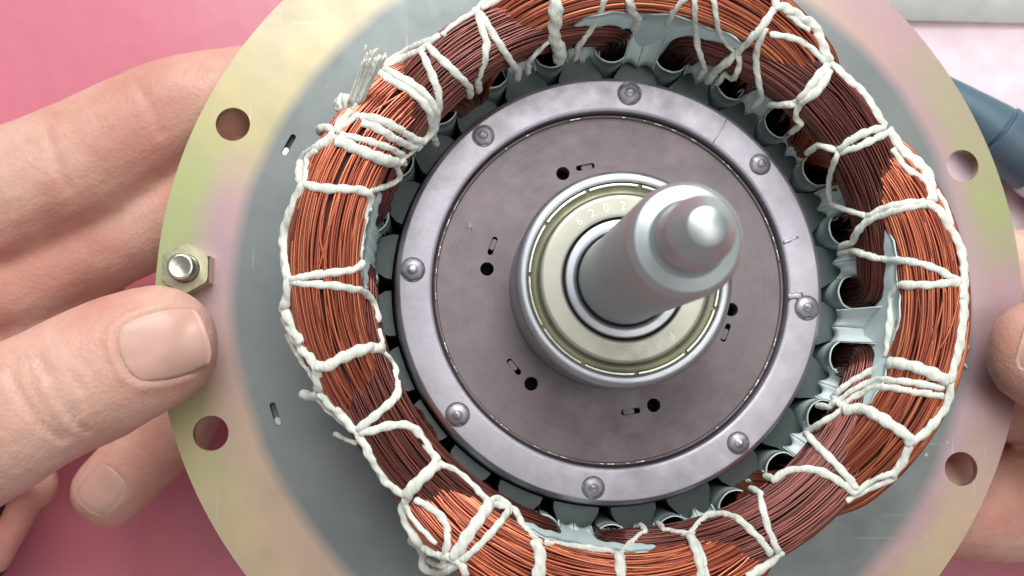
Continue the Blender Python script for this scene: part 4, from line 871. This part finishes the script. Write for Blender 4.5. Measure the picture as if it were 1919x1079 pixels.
LC = [([(-96.8, -13.2), (-97.4, -15.0), (-95.7, -17.7), (-92.4, -22.7), (-89.6, -25.7)], 0.55, 0.55, -14), ([(-93.4, -12.3), (-91.0, -15.5), (-89.5, -19.1), (-87.1, -23.1), (-86.1, -24.4)], 0.55, 0.55, -14), ([(-88.4, -14.6), (-86.0, -17.7)], 0.28, 0.4, -14), ([(-85.7, -13.6), (-84.3, -15.9)], 0.25, 0.4, -14), ([(-94.9, -12.8), (-93.5, -16.8), (-90.9, -21.8), (-88.3, -25.3)], 0.3, 0.4, -14), ([(-90.3, -14.3), (-88.3, -18.5), (-86.7, -21.4)], 0.22, 0.35, -14), ([(-103.1, 30.3), (-101.3, 24.7), (-99.2, 19.7)], 0.3, 0.9, -60), ([(-87.8, 40.3), (-84.2, 35.2), (-82.5, 30.1)], 0.35, 0.9, -60)]
lh = make_hand('hand', 'hand at the left, thumb pressed on the plate beside the bolt', LH, LC)
make_nail(lh, (-74.5, -10.0, -8.0), (355, 135, 0), 6.6, 5.6, (0.0, -0.10, -1))
make_nail(lh, (-99.5, -38.5, -53.5), (-0.65, -0.76, 0), 5.0, 4.3, (0.0, 0.0, -1), start=3, lift=0.12, rim=0.2)
RH = [([(79.2, -11.3, -17.2, 10.4), (88, -15.5, -16.2, 11.3), (100, -21, -16, 12), (116, -29, -19, 14), (138, -40, -28, 18)], 0.80),
      ([(62, 4, -36.8, 8.6), (80, 5, -38.5, 9.6), (100, 4, -42, 11), (130, -2, -46, 14)], 0.88),
      ([(56, -18, -37, 8.8), (78, -18, -40, 10), (100, -18, -44, 12), (132, -18, -48, 15)], 0.9),
      ([(58, -38, -38, 9.2), (74, -41, -41, 10.6), (92, -41, -46, 12.2), (116, -36, -50, 14), (138, -30, -50, 16)], 0.9),
      ([(148, 0, -46, 22), (152, -20, -42, 23), (150, -36, -36, 20)], 0.8)]
rh = make_hand('hand', 'hand at the right edge, thumb tip resting on the plate', RH, [])
make_nail(rh, (77.6, -10.6, -8), (-1, 0.35, 0), 6.0, 5.8, (0.0, 0.0, -1))

# ------------------------------------------------------------------ things on the table
HANDLE = m_plain('slate_plastic', (0.075, 0.13, 0.17), 0.42, 0.0, 0.1)
BAND = m_plain('pale_band', (0.62, 0.66, 0.70), 0.35)
WHITE = m_plain('white_sheet', (0.86, 0.88, 0.84), 0.6)
BLK = m_plain('black_rubber', (0.02, 0.021, 0.024), 0.55, 0.0, 0.1)
tool = thing('tool_handle', 'dark slate tapered tool handle lying on the pink table behind the plate', 'tool handle', loc=(PX(122), PY(53), ZT + 9.7 * KZ))
tool.scale = (KZ, KZ, KZ); tool.rotation_euler = (0, R(90), math.atan2(-0.62, 0.79))
prof = [(0.0, -34), (1.6, -33.5), (2.2, -31), (4.2, -20), (6.6, -8), (7.9, -1.0), (7.9, -0.6)]
v, f = lathe(rounded(prof, 0.6), 48); obj('tapered_grip', mesh('tapered_grip', v, f, HANDLE), tool)
v, f = lathe(rounded([(7.2, -0.6), (7.2, 0.4), (8.6, 0.5), (8.6, 14), (8.0, 15)], 0.3), 48); obj('grip_body', mesh('grip_body', v, f, HANDLE), tool)
v, f = lathe(rounded([(8.0, 15), (8.75, 15.2), (8.75, 18.4), (8.0, 18.6)], 0.3), 48); obj('pale_band', mesh('pale_band', v, f, BAND), tool)
v, f = lathe(rounded([(8.0, 18.6), (8.6, 19), (8.6, 60), (7, 63), (0, 63)], 0.6), 48); obj('grip_end', mesh('grip_end', v, f, HANDLE), tool)
grid = [[(PX(60 + 34 * i), PY(87.5 + 40 * j), ZT + 1.7 + 0.3 * math.sin(i * 1.3 + j)) for j in range(6)] for i in range(8)]
v, f = sheet(grid, 0.4); tag(obj('pale_sheet', mesh('pale_sheet', v, f, WHITE)), 'white sheet on the pink table in the upper right corner', 'sheet')
pts = [(x, y, ZT + 5.3) for x, y in [(-130.0, -41.8), (-129.2, -46.0), (-130.1, -51.2), (-132.7, -57.0), (-136.9, -63.9)]]
v, f = tube(pts, [5, 5.2, 5.2, 5.2, 5], 20); tag(obj('black_cable', mesh('black_cable', v, f, BLK)), 'black cable on the table under the hand at the left edge', 'cable')
PALEPINK = m_plain('pale_pink_glare', (0.84, 0.67, 0.71), 0.5)  # added sheet: its pale pink stands in for glare on the tabletop
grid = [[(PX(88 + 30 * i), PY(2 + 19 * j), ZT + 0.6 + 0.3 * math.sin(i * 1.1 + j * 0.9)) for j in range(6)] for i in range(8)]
v, f = sheet(grid, 0.4); tag(obj('pale_sheet', mesh('pale_sheet', v, f, PALEPINK)), 'pale pink sheet added as the bright glare on the table under the tool handle', 'sheet')
